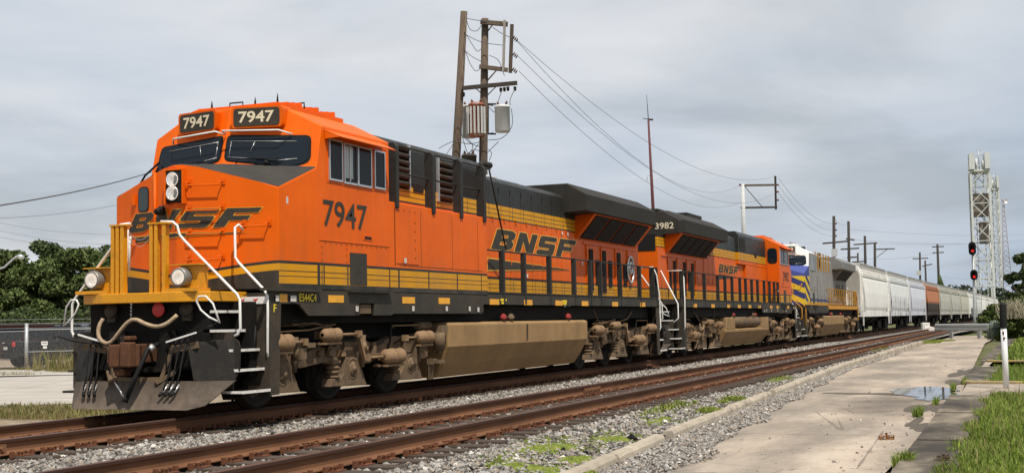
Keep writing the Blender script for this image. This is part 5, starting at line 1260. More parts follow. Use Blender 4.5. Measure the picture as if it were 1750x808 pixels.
def mat_mound(cx, cy, rx, ry, seed):
    rg = random.Random(seed); ph = [rg.uniform(0, 6.28) for _ in range(8)]; rings = 6; n = 64; V_ = [(cx, cy, ZB(cx, cy)+.042)]
    for k_ in range(1, rings+1):
        for i in range(n):
            a = 2*math.pi*i/n; q = 1+sum(.30/(j+1)*math.sin((j*2+2)*a+ph[j]) for j in range(7)); r_ = k_/rings; x = cx+rx*q*r_*math.cos(a); y = cy+ry*q*r_*math.sin(a)
            V_.append((x, y, float(ZB(x, y))+.042-(.060*r_**3)+rg.uniform(-.004, .006)))
    F_ = [(0, 1+i, 1+(i+1) % n) for i in range(n)]+[(1+k_*n+i, 1+(k_+1)*n+i, 1+(k_+1)*n+(i+1) % n, 1+k_*n+(i+1) % n) for k_ in range(rings-1) for i in range(n)]
    mb = MB(); mb.add(V_, F_, 0, True); o = mb.build('weed_mat', m_mat); o['kind'] = 'stuff'
for i, (u, v, rx, ry) in enumerate(((940, 768, .26, .62), (905, 796, .34, .30), (985, 778, .16, .4), (1048, 747, .20, .42), (1128, 716, .13, .55), (1250, 680, .08, .5), (1330, 650, .10, .8))):
    p = on_z(u, v, -.26); mat_mound(p.x, p.y, rx, ry, 20+i)
weed_at([(935, 768, .42, 1.0, 1.6), (960, 760, .3, .7, .8), (900, 795, .5, .45, 1.2), (1050, 745, .30, .7, .9), (1130, 718, .20, .8, .6), (1130, 705, .3, 1.4, .4)], 15000, (.012, .04), .024, m_weed)
weed_at([(1210, 700, .12, .5, .6), (1250, 683, .12, .8, .6), (1150, 700, .15, 1.5, .4), (1500, 600, .3, 2.5, .8), (1330, 650, .2, 1.2, .3), (1600, 585, .6, 4, .8)], 2500, (.03, .12), .018, m_weed)
weed_at([(1570, 710, .06, .35, 1), (1545, 795, .10, .25, 1.3), (1630, 665, .05, .4, .6), (1600, 690, .04, .3, .5), (1650, 655, .05, .6, .4)], 420, (.04, .22), .010, m_grass, -.42)
# dry verge grass on the left of the track
Pv = []
for u, v, rx, ry, k in ((30, 700, 1.6, .6, 1), (120, 703, 1.2, .5, .9), (-40, 705, 2, .7, 1), (70, 712, 1.4, .4, .8), (200, 705, 1.6, .4, .8), (180, 634, 2.0, .8, 2.2), (105, 632, 1.8, .5, 1), (40, 632, 1.5, .4, .3), (300, 628, 5, 1, 1), (-100, 640, 5, 1, 1)):
    p = on_z(u, v, -.45); Pv.append(patch(p.x, p.y, rx, ry, int(1500*k), -.47))
blades('dry_grass', np.concatenate(Pv), (.04, .22), .02, m_drygr, .8)
Pw = [patch(on_z(u, 634, -.45).x, on_z(u, 634, -.45).y, .35, .3, 40, -.46) for u in (88, 94, 98, 118, 121, 128, 108, 62)]
blades('weeds', np.concatenate(Pw), (.25, 1.2), .035, m_drygr, .6)
# ------------------------------------------------------------------ trees
M_ = Mat("bark", (.07, .055, .042), .9); M_.scale(M_.noise(8, 5, .7, (1, 1, .2)).ramp(.3, .7, .6, 1.3)); m_bark = M_.done()
def leaf_mat(name, a, b, c):
    M = Mat(name, a, .6); M.ramp(M.island(), [(0, a), (.55, b), (1, c)]); return M.done()
m_leaf = leaf_mat("live_oak_leaves", (.040, .060, .016), (.080, .110, .030), (.16, .19, .065)); m_leaf2 = leaf_mat("dark_leaves", (.025, .040, .012), (.045, .066, .018), (.09, .12, .04)); m_leaf3 = leaf_mat("bright_bush_leaves", (.04, .065, .014), (.07, .10, .02), (.14, .17, .05))
def leaves(C, n, size, mat, name, parent):
    """C: clump centres with radius (k,4)"""
    k = len(C); w = C[:, 3]**2; idx = RNG.choice(k, n, p=w/w.sum()); d = RNG.normal(size=(n, 3)); d /= np.linalg.norm(d, axis=1)[:, None]; r = RNG.random(n)**.45
    P = C[idx, :3]+d*(C[idx, 3]*r)[:, None]*np.array([1, 1, .75]); a = RNG.normal(size=(n, 3)); a /= np.linalg.norm(a, axis=1)[:, None]; b = np.cross(a, RNG.normal(size=(n, 3))); b /= np.linalg.norm(b, axis=1)[:, None]
    s = size*RNG.uniform(.5, 1.3, n)[:, None]; V = np.stack([P-a*s, P+b*s*.5, P+a*s, P-b*s*.5], 1).reshape(-1, 3); F = np.arange(n*4).reshape(-1, 4)
    return np_mesh(name, V, F, mat, parent)
def tree(loc, h, rx, lab, n=16000, size=.12, mat=None, group=None, zbase=-.5, low=.12, name='tree', cat='tree', rz=0):
    t = empty(name, (loc[0], loc[1], zbase), 0, lab, cat, group); mb = MB()
    mb.tube([(0, 0, 0), (.05*h, 0, .2*h), (.02*h, .02*h, .4*h), (0, 0, .6*h)], [.035*h, .026*h, .02*h, .012*h], 8)
    cl = []; rg = random.Random(hash(lab) % 1000 if False else int(loc[0]*13+loc[1]*7))
    for i in range(44):
        a = rg.uniform(0, 6.28); zz = rg.uniform(low, .97); prof = math.sin(math.pi*min(.98, max(.12, (zz-low*.6)/(1.02-low*.6)))**.8)**.6; r_ = rx*prof*rg.uniform(.35, 1.0)
        c = (r_*math.cos(a), r_*math.sin(a), zz*h); cl.append((*c, rx*rg.uniform(.15, .30)))
        if i % 3 == 0: mb.tube([(0.02*h, 0, min(zz*.6, .5)*h), (c[0]*.5, c[1]*.5, zz*h*.8), c], [.011*h, .007*h, .003*h], 5)
    mb.build('trunk', m_bark, t); leaves(np.array(cl), n, size, mat or m_leaf, 'crown', t); return t
k = 0
for u, dep, h, rx, lab in ((-60, 92, 8.0, 5.2, 'leftmost dark live oak rising behind the fence'), (30, 84, 6.6, 3.8, 'dark live oak above the parked vehicles at the left'), (75, 88, 7.6, 3.6, 'tallest dark live oak behind the fence post'), (128, 84, 6.7, 3.6, 'dark live oak behind the fence, just left of the lead locomotive'), (175, 90, 6.9, 4.2, 'dark live oak half hidden behind the nose of the lead locomotive'), (255, 95, 6.0, 4.5, 'live oak behind the front of the lead locomotive')):
    p = on_depth(u, 560, dep); tree((p.x, p.y), h, rx, lab, 26000, .17, m_leaf if k % 2 else m_leaf2, 'live oaks behind the chain-link fence', low=.05); k += 1
Cb = []
for u in np.arange(-150, 420, 7):
    p = on_depth(u, 560, random.uniform(74, 80)); Cb.append((p.x, p.y, random.uniform(.0, 1.9), random.uniform(.7, 1.3)))
o = leaves(np.array(Cb), 42000, .13, m_leaf2, 'undergrowth', None); o['kind'] = 'stuff'
# right hand bushes, trees, pampas grass
for u, dep, h, rx, lab, mt in ((1753, 90, 6.2, 1.7, 'dark tree at the right edge beside the lift bridge', m_leaf2), (1806, 80, 6.5, 2.4, 'dark tree just past the right edge of the lawn', m_leaf2)):
    p = on_depth(u, 560, dep); tree((p.x, p.y), h*.95, rx*.85, lab, 14000, .11, mt, None)
for u, dep, h, rx, lab in ((1712, 84, 2.2, 1.3, 'green bush behind the white marker post'), (1742, 78, 2.6, 1.6, 'green bush with pale plumes behind it at the right edge'), (1690, 112, 1.9, 1.0, 'far green bush left of the white marker post')):
    p = on_depth(u, 560, dep); tree((p.x, p.y), h, rx, lab, 12000, .10, m_leaf3, 'bushes along the lawn', name='bush', cat='bush', low=.0)
Pp = []
for u in (1719, 1727, 1734, 1741):
    p = on_depth(u, 480, 76); Pp.append(np.stack([np.full(240, p.x)+RNG.normal(0, .22, 240), np.full(240, p.y)+RNG.normal(0, .2, 240), np.full(240, .8)+RNG.random(240)*.6], -1))
m_plume = grass_mat("pampas_plume", (.40, .35, .25), (.55, .49, .38), (.30, .27, .17)); o = blades('pampas_grass', np.concatenate(Pp), (.3, .9), .03, m_plume, 1.1)
# distant tree line beyond the train
Cd = []
for u in np.arange(1480, 2100, 4):
    if 1662 < u < 1690 or True:
        dep = random.uniform(380, 470); p = on_depth(u, 535, dep); Cd.append((p.x, p.y, random.uniform(1, 7)+(3 if 1640 < u < 1652 else 0), random.uniform(3, 5)))
for u in np.arange(-300, 1480, 9):
    dep = random.uniform(300, 420); p = on_depth(u, 560, dep); Cd.append((p.x, p.y, random.uniform(0, 6), random.uniform(3, 5)))
M_ = Mat("hazy_far_leaves", (.06, .075, .05), .9); M_.ramp(M_.island(), [(0, (.04, .052, .035)), (1, (.085, .10, .06))]); m_far = M_.done()
o = leaves(np.array(Cd), 40000, .8, m_far, 'treeline', None); o['kind'] = 'stuff'

# ------------------------------------------------------------------ fence and vehicles at the left
m_galv = plain("galvanised_pipe", (.40, .41, .41), .5, .35, .15)
fa, fb = on_z(-380, 650, -.44), on_z(620, 612.5, -.44); fb.z = fa.z
fd = (fb-fa); fl = fd.length; fd.normalize()
q = on_z(45, 630, -.44); off = (q-fa)-(q-fa).dot(fd)*fd; fa += off; fb += off; q0 = (q-fa).dot(fd)
fence = empty('chain_link_fence', tuple(fa), math.atan2(fd.y, fd.x), 'galvanised chain-link fence with a thick terminal post in front of parked vehicles', 'fence')
mb = MB(); mb.cyl((q0, 0, -.1), (q0, 0, 1.86), .075, 14); mb.lathe((q0, 0, 1.86), (0, 0, 1), [(0, .085), (.05, .08), (.07, 0)], 12); mb.build('terminal_post', m_galv, fence)
for px in list(np.arange(q0-3.1*4, q0-.5, 3.1))+list(np.arange(q0+3.1, fl, 3.1)):
    mb = MB(); mb.cyl((px, 0, -.1), (px, 0, 1.6), .03, 8); mb.build('line_post', m_galv, fence)
mb = MB(); mb.cyl((0, 0, 1.60), (q0, 0, 1.60), .022, 8); mb.cyl((q0, 0, 1.66), (fl, 0, 1.66), .024, 8); mb.cyl((q0, 0, .72), (fl, 0, .70), .02, 8); mb.cyl((q0, 0, .05), (fl, 0, .05), .006, 5); mb.build('top_rail', m_galv, fence)
for zz in (1.78, 1.98, 2.15):
    mb = MB(); mb.cyl((q0-6, 0, zz-.05), (fl, 0, zz-.05), .006, 4); mb.build('barbed_wire', m_galv, fence)
V_ = []; F_ = []; s_ = .075
for sgn in (1, -1):
    xx = q0-9
    while xx < q0+11:
        x0, z0, x1, z1 = xx, .06, xx+sgn*1.58, 1.64
        a, b = Vector((x0, .0, z0)), Vector((x1, 0, z1)); w = .0035; kk = len(V_)
        V_ += [(a.x-w, -.002*sgn, a.z), (a.x+w, -.002*sgn, a.z), (b.x+w, -.002*sgn, b.z), (b.x-w, -.002*sgn, b.z)]; F_.append((kk, kk+1, kk+2, kk+3)); xx += s_*1.3
mb = MB(); mb.add(V_, F_); mb.build('wire_mesh', m_galv, fence)

def car(loc, rz, paint, lab, kind):
    t = empty('parked_'+kind, loc, rz, lab, 'suv' if kind == 'suv' else 'pickup truck')
    W2 = .98; Hb = 1.05
    mb = MB()
    if kind == 'suv': side = [(-2.5, .42), (-2.5, 1.05), (-2.42, 1.12), (-2.3, 1.80), (-2.15, 1.90), (.35, 1.92), (1.15, 1.20), (2.35, 1.08), (2.5, .85), (2.5, .42)]
    else: side = [(-2.9, .48), (-2.9, 1.18), (-.95, 1.18), (-.85, 1.86), (.60, 1.88), (1.35, 1.22), (2.75, 1.12), (2.85, .9), (2.85, .48)]
    mb.prism([(a, b) for a, b in side], 1, -W2, W2); mb.build('body', paint, t, .06)
    glass = [(-2.2, 1.25), (-2.1, 1.72), (-.9, 1.74), (-.9, 1.25)] if kind == 'suv' else [(-.78, 1.28), (-.70, 1.74), (.1, 1.74), (.1, 1.28)]
    g2 = [(-.82, 1.25), (-.82, 1.74), (.30, 1.74), (.82, 1.25)] if kind == 'suv' else [(.18, 1.28), (.18, 1.74), (.52, 1.74), (.98, 1.28)]
    for s in (1, -1):
        for gg in (glass, g2): mb = MB(); mb.prism(gg, 1, s*(W2-.02), s*(W2+.012)); mb.build('side_window', m_glass, t)
    mb = MB(); xe = side[0][0]
    if kind == 'suv': mb.add([(-2.43, -.78, 1.2), (-2.43, .78, 1.2), (-2.31, .70, 1.74), (-2.31, -.70, 1.74)], [(0, 1, 2, 3)]); mb.build('rear_window', m_glass, t)
    for s in (1, -1):
        mb = MB(); mb.box(xe-.02, xe+.06, s*.80, s*.985, .95, 1.42 if kind == 'suv' else 1.15); mb.build('tail_lamp', m_red, t)
        for xw in (side[0][0]+1.0, side[-1][0]-1.0):
            mb = MB(); mb.lathe((xw, s*.80, .38), (0, s, 0), [(0, .2), (0, .37), (.03, .40), (.2, .40), (.215, .36), (.20, .25)], 22); w_ = mb.build('wheel', m_gasket, t)
            mb = MB(); mb.lathe((xw, s*.99, .38), (0, s, 0), [(0, .25), (.01, .23), (-.02, .10), (.0, .05), (.0, 0)], 14); mb.build('rim', m_sillp, w_)
    mb = MB(); mb.box(xe-.07, xe+.12, -.95, .95, .42, .66); mb.build('bumper', m_gasket, t)
    mb = MB(); mb.box(xe-.025, xe-.005, -.25, .25, .80, .93); mb.build('number_plate', m_white, t)
    mb = MB(); 
    for s in (1, -1): mb.box(-.20, .02, s*(W2+.005), s*(W2+.03), 1.08, 1.12)
    mb.build('door_handle', m_sil, t)
    return t
m_cb = Mat("black_car_paint", (.012, .012, .014), .12).done(); m_cm = Mat("maroon_black_car_paint", (.028, .010, .010), .14).done(); m_cg = Mat("charcoal_car_paint", (.03, .032, .035), .14).done()
def cpos(u, dep): p = on_depth(u, 600, dep); return (p.x, p.y, -.44)
fx = math.atan2(fd.y, fd.x)
car(cpos(0, 58), fx+math.pi*.94, m_cm, 'very dark maroon suv parked left of the fence post with its red tail lamp showing', 'suv')
car(cpos(118, 59), fx+math.pi*.02, m_cb, 'black pickup truck parked behind the fence to the right of the thick post', 'pickup')
car(cpos(215, 60), fx+math.pi*.02, m_cg, 'charcoal suv parked behind the fence beside the snow plow', 'suv')
mb = MB(); p = on_depth(76, 587, (on_z(76, 630, -.44)-CAM).dot(ax)-.1); 
sg = empty('fence_sign', tuple(p), fx, 'small white notice fixed to the chain-link fence right of the thick post', 'sign')
mb.box(-.13, .13, -.01, .01, -.06, .10); mb.box(-.06, .10, -.01, .01, -.20, -.10); mb.build('board', m_white, sg); mb = MB(); mb.box(-.09, .09, -.014, -.011, .02, .05); mb.build('print', m_sill, sg)
# street lamp at the far left
t = empty('street_lamp', tuple(on_z(-30, 640, -.4)), 0, 'curved arm street lamp at the left edge in front of the oaks', 'street lamp'); b = Vector(t.location)
mb = MB(); dp = (b-CAM).dot(ax)
pts = [on_depth(u, v, dp)-b for u, v in ((-30, 640), (-30, 470), (8, 456), (24, 441), (30, 438))]; mb.tube(pts, [.08, .06, .04, .035, .035], 8); mb.build('pole', m_galv, t)
mb = MB(); a_ = on_depth(29, 437.5, dp)-b; c_ = on_depth(41, 440, dp)-b; mb.tube([a_, a_*.5+c_*.5, c_], [.05, .10, .06], 8); mb.build('lamp_head', m_sil, t)

# ------------------------------------------------------------------ utility poles
M_ = Mat("weathered_pole_wood", (.125, .092, .068), .9); M_.scale(M_.noise(5, 6, .7, (3, 3, .25)).ramp(.3, .7, .55, 1.4)); m_pole = M_.done()
m_darkpole = plain("dark_pole_wood", (.055, .045, .038), .9, 0, .3); m_porc = plain("brown_porcelain", (.10, .03, .018), .3); m_wire = plain("wire", (.10, .10, .105), .7)
m_wpole = plain("white_wrapped_pole", (.55, .55, .53), .7, 0, .2); m_lwood = plain("light_timber", (.36, .33, .29), .8, 0, .15)
def seg(mb, dp, a, b, w, mi=0, base=None, h=None):
    A = on_depth(*a, dp)-base; B = on_depth(*b, dp)-base; mb.beam(A, B, w, h or w, mi)
# the H frame just behind the lead locomotive
dp = 45.0; base = on_depth(812, 560, dp); base.z = -.5
H = empty('utility_pole_pair', tuple(base), 0, 'weathered two-pole wooden frame with crossarms behind the lead locomotive', 'utility pole')
def PT(u, v, d=0): return on_depth(u, v, dp+d)-base
def tubep(pts, r, name, mat, parent, n=8, loft=0):
    mb = MB(); mb.tube(pts, r, n); return mb.build(name, mat, parent)
tubep([PT(768, 575), PT(780, 262), PT(793, 20)], [.17, .15, .12], 'pole', m_pole, H, 12); tubep([PT(824, 575), PT(826, 262), PT(829, 32)], [.17, .15, .12], 'pole', m_pole, H, 12)
mb = MB()
mb.beam(PT(821, 38, -.2), PT(868, 42, -.2), .16, .14); mb.beam(PT(819, 114, -.2), PT(868, 120, -.2), .14, .13); mb.beam(PT(862.5, 35, -.3), PT(860, 122, -.3), .05, .13, 1); mb.beam(PT(875, 42), PT(872, 125), .10, .10); mb.beam(PT(846, 37), PT(832, 56), .04); mb.beam(PT(848, 121), PT(833, 138), .04)
mb.build('alley_arm', [m_pole, m_lwood], H)
mb = MB(); mb.beam(PT(790, 151, -.2), PT(884, 142, -.2), .13, .13); mb.beam(PT(812, 150), PT(826, 163), .03); mb.beam(PT(848, 148), PT(828, 168), .03); mb.build('crossarm', m_darkpole, H)
mb = MB()
for u, v in ((877, 64), (877, 92), (876, 118)):
    for k_ in range(3): p = PT(u+k_*2.6, v+k_*2.2); mb.lathe(p, (.6, .3, -.4), [(0, .02), (.01, .085), (.04, .06), (.05, .02)], 10)
mb.each('strain_insulator', m_porc, H)
mb = MB()
for u, v in ((792, 158), (856, 150), (862, 149), (868, 148), (880, 148)): p = PT(u, v); mb.lathe(p, (0, 0, -1), [(0, .02), (.02, .06), (.14, .05), (.16, .02)], 8)
mb.each('cutout', m_darkpole, H)
mb = MB(); mb.tube([PT(843, 180), PT(834, 180), PT(834, 228), PT(843, 228)], .035, 6); mb.tube([PT(830, 178), PT(848, 178)], .03, 6); mb.tube([PT(830, 229), PT(848, 229)], .03, 6); mb.build('bracket', m_darkpole, H)
def jumper(pts, r=.012, parent=H):
    out = []
    for i in range(len(pts)-1):
        p0 = pts[max(i-1, 0)]; p1 = pts[i]; p2 = pts[i+1]; p3 = pts[min(i+2, len(pts)-1)]
        for k_ in range(6):
            t_ = k_/6; out.append(tuple(.5*((2*b)+(-a+c)*t_+(2*a-5*b+4*c-d)*t_*t_+(-a+3*b-3*c+d)*t_**3) for a, b, c, d in zip(p0, p1, p2, p3)))
    out.append(tuple(pts[-1])); return tubep(out, r, 'jumper_wire', m_wire, parent, 5)
for pl in ([(798, 32), (820, 36), (832, 37)], [(797, 33), (803, 50), (815, 53), (824, 42)], [(797, 60), (812, 68), (830, 74), (862, 78)], [(797, 60), (808, 78), (816, 88), (822, 84)], [(796, 88), (808, 98), (824, 106)], [(796, 88), (803, 108), (812, 121), (820, 119)], [(842, 47), (858, 58), (876, 66)], [(836, 95), (852, 104), (862, 130)],
           [(858, 154), (852, 172), (850, 180)], [(880, 152), (872, 170), (872, 180)], [(776, 238), (800, 246), (832, 240), (858, 236), (875, 215), (874, 186)], [(790, 225), (800, 242), (822, 250), (828, 232)], [(786, 218), (792, 240), (800, 262), (808, 250), (798, 236)], [(778, 240), (760, 248), (750, 254)], [(832, 262), (846, 248), (852, 242)],
           [(780, 205), (786, 200), (796, 205)], [(800, 262), (812, 256), (826, 262)], [(833, 180), (845, 192), (856, 186)], [(834, 255), (840, 262), (836, 275)], [(790, 262), (800, 270), (806, 262), (818, 246)]):
    jumper([PT(u, v, -.3) for u, v in pl])
m_can1 = dusty("rusty_transformer", (.30, .085, .045), (.50, .47, .42), .50, .62, .9, .7, scale=3); m_can2 = dusty("white_transformer", (.58, .58, .56), (.30, .24, .18), .6, .8, .5, .5, scale=3)
def can(u, v0, v1, r_, mat, lab, fins=0, d=-.45):
    p1 = on_depth(u, v1, dp+d); h = (on_depth(u, v0, dp+d)-p1).length
    t = empty('pole_transformer', tuple(p1), 0, lab, 'transformer', 'transformers hung on the pole frame'); mb = MB()
    mb.lathe((0, 0, 0), (0, 0, 1), [(0, 0), (0, r_*.9), (.03, r_), (h-.05, r_), (h-.04, r_*1.06), (h, r_*1.05), (h+.05, r_*.8), (h+.06, 0)], 20); mb.build('tank', mat, t)
    if fins:
        mb = MB()
        for k_ in range(fins):
            a = -2.6+k_*2.4/fins*1.2; mb.beam((math.cos(a)*r_, math.sin(a)*r_, h*.55), (math.cos(a)*(r_+.10), math.sin(a)*(r_+.10), h*.55), h*.75, .015, 0, (0, 1, 0)) if False else mb.box(math.cos(a)*(r_+.05)-.012, math.cos(a)*(r_+.05)+.012, math.sin(a)*(r_+.05)-.06, math.sin(a)*(r_+.05)+.06, h*.08, h*.9)
        mb.build('cooling_fin', m_can2, t)
    mb = MB()
    for sx in (-.5, .5): mb.lathe((sx*r_, 0, h), (sx*.5, 0, 1), [(0, .03), (.04, .055), (.08, .035), (.12, .05), (.16, .03), (.2, .01)], 8)
    mb.each('bushing', m_porc, t); return t
can(802, 182, 236, .24, m_can2, 'grey white transformer half hidden behind the left pole of the frame', 0, .3)
can(815, 178, 234, .27, m_can1, 'rust coloured finned transformer between the two poles', 7)
can(859, 182, 226, .26, m_can2, 'single white transformer can hanging right of the poles')
can(802, 266, 300, .26, m_sill, 'dark transformer low on the frame just above the locomotive roof', 0)

def wire(a, b, sag, r, lab, grp='overhead wires strung between the poles', n=20):
    a, b = Vector(a), Vector(b); pts = [a.lerp(b, i/n)-Vector((0, 0, sag*4*(i/n)*(1-i/n))) for i in range(n+1)]
    mb = MB(); mb.tube(pts, r*.55, 5); o = mb.build('overhead_wire', m_wire); tag(o, lab, 'wire', grp); return o
# single pole with swung-out arm
D2 = 107
def W2(u, v, d=D2): return on_depth(u, v, d)
def pole(name, segs, lab, d, mats=(m_darkpole,), group=None, cat='utility pole', base_v=560, w=None, parts=None):
    u0 = segs[0][0][0]; b = on_depth(u0, base_v, d); b.z = -.5
    t = empty(name, tuple(b), 0, lab, cat, group)
    for (pts, r, nm, mt) in parts: 
        q = [on_depth(u, v, d)-b for u, v in pts]
        mb = MB(); mb.tube(q, r, 8) if isinstance(r, list) else mb.beam(q[0], q[1], r, r); mb.build(nm, mt, t)
    return t
pole('utility_pole', [[(1272, 600)]], 'white wrapped pole with a swung out square crossarm frame above the second locomotive', D2, parts=[([(1272, 640), (1271, 395), (1269, 314)], [.20, .18, .16], 'pole', m_wpole), ([(1266, 317), (1328, 316)], .16, 'crossarm', m_pole), ([(1266, 355), (1328, 354)], .15, 'crossarm', m_darkpole), ([(1325, 301), (1326, 358)], .15, 'vertical_arm', m_darkpole), ([(1273, 319), (1303, 354)], .05, 'brace', m_darkpole),
      ([(1325, 316), (1331, 316)], .12, 'insulator', m_porc), ([(1325, 328), (1331, 328)], .12, 'insulator', m_porc), ([(1325, 342), (1331, 342)], .12, 'insulator', m_porc), ([(1263, 316), (1269, 316)], .14, 'insulator', m_porc)])
G = 'dark wooden poles beyond the train'
def simple(u, vt, d, arms, lab, r=.17, lean=0, extra=()):
    v0 = 640 if d < 150 else 580
    pole('utility_pole', [[(u+lean, 600)]], lab, d, group=G, parts=[([(u+lean, v0), (u+lean*.5, (vt+v0)/2), (u, vt)], [r, r*.9, r*.75], 'pole', m_darkpole)]+[([(a, va), (b, vb)], .16, 'crossarm', m_darkpole) for a, va, b, vb in arms]+list(extra))
simple(1425, 369, 135, [(1406, 416, 1450, 412)], 'tall dark pole with stacked side insulators and one long crossarm above the grey locomotive', .2, 1, [([(1426, v), (1430, v)], .16, 'insulator', m_porc) for v in (382, 393, 403)]+[([(1426, 425), (1426, 438)], .55, 'transformer', m_can2)])
simple(1450, 378, 150, [(1437, 426, 1468, 424), (1446, 408, 1460, 410), (1448, 440, 1464, 439)], 'dark pole with two short crossarms, second in the row above the first hopper', .2, 3)
simple(1466, 432, 170, [(1456, 448, 1481, 446)], 'short thin pole half hidden between two taller ones', .15)
simple(1478, 403, 160, [(1459, 418, 1499, 415)], 'dark pole with one long crossarm, third tall one in the row', .2, 3)
simple(1495, 415, 165, [], 'dark pole carrying a bracketed one-sided arm', .2, 1, [([(1496, 426), (1529, 425)], .14, 'side_arm', m_darkpole), ([(1498, 440), (1516, 426)], .07, 'brace', m_darkpole)])
simple(1572, 431, 200, [(1560, 442, 1586, 441)], 'dark pole with a small transformer standing behind the orange hopper car', .18, 2, [([(1570, 462), (1570, 470)], .7, 'transformer', m_can2)])
simple(1581, 445, 205, [(1576, 455, 1593, 451)], 'leaning vine covered pole with one short arm', .18, 5)
simple(1602, 417, 200, [(1593, 422, 1613, 421), (1594, 432, 1613, 431)], 'tall leaning pole with two crossarms and a flared base left of the signal', .22, 6, [([(1605, 470), (1608, 492)], [.2, .6], 'vine', m_leaf2)])
# antenna mast
d = 90; b = on_depth(1117, 560, d); b.z = -.5
t = empty('antenna_mast', tuple(b), 0, 'thin red brown radio mast with a whip antenna on top', 'antenna mast')
def Q(u, v): return on_depth(u, v, d)-b
mb = MB(); mb.tube([Q(1119, 620), Q(1116, 355), Q(1108, 204)], [.13, .12, .07], 8); mb.build('mast', m_redpost, t)
mb = MB(); mb.tube([Q(1108, 204), Q(1105, 162)], [.03, .012], 6); mb.tube([Q(1099, 203), Q(1116, 204)], .025, 5); mb.tube([Q(1108, 205), Q(1116, 205)], .05, 6); mb.build('whip_antenna', m_gasket, t)
mb = MB(); mb.tube([Q(1115, 301), Q(1106, 300)], .02, 5); mb.tube([Q(1106, 299), Q(1106, 308)], .02, 5); mb.build('side_antenna', m_galv, t)
# wires
hp = lambda u, v: on_depth(u, v, 45)
for (a, b, sg, lab) in (((883, 69), (1326, 300), 2.0, 'upper wire from the pole frame to the white pole'), ((883, 70), (1266, 316), 2.4, 'second wire from the pole frame to the white pole'), ((886, 97), (1327, 328), 2.6, 'third wire from the pole frame to the white pole'), ((887, 122), (1264, 346), 2.0, 'lowest wire from the pole frame to the white pole')):
    wire(hp(*a), W2(*b), sg, .016, lab)
for (a, b, lab) in (((1331, 305), (1423, 382), 'upper wire from the white pole to the tall dark pole'), ((1331, 317), (1423, 393), 'middle wire from the white pole to the tall dark pole'), ((1331, 330), (1423, 403), 'lower wire from the white pole to the tall dark pole')):
    wire(W2(*a), on_depth(*b, 135), .9, .02, lab)
for i, (a, b, da, db, lab) in enumerate((((1450, 392), (1760, 400), 150, 260, 'long wire running from the dark poles to the lift bridge, highest'), ((1460, 410), (1760, 412), 150, 260, 'long wire running past the signal to the right edge'), ((1499, 416), (1760, 408), 160, 260, 'long wire from the third dark pole to the right edge'), ((1440, 440), (1600, 432), 150, 200, 'wire between the short pole and the tall leaning pole'), ((1613, 472), (1700, 474), 240, 260, 'short dark wire right of the tall leaning pole'),
                                   ((1425, 372), (1450, 380), 135, 150, 'short wire joining the two tallest dark poles'))):
    wire(on_depth(*a, da), on_depth(*b, db), .5, .022, lab)
wire(on_depth(-60, 360, 30), on_depth(330, 268, 60), .25, .035, 'thick black cable at the left running behind the locomotive roof')
wire(on_depth(-60, 374, 40), on_depth(330, 313, 60), .4, .012, 'thin wire at the left below the thick cable')
for v0, v1 in ((378, 400), (390, 418), (402, 424)): wire(on_depth(-60, v0-10, 60), on_depth(230, v1, 70), .3, .01, 'very thin wire over the oaks at %s' % {378: 'the highest level', 390: 'the middle level', 402: 'the lowest level'}[v0])
wire(on_depth(640, 300, 44), on_depth(779, 238, 45), .9, .02, 'service wire sagging from the left pole of the frame')

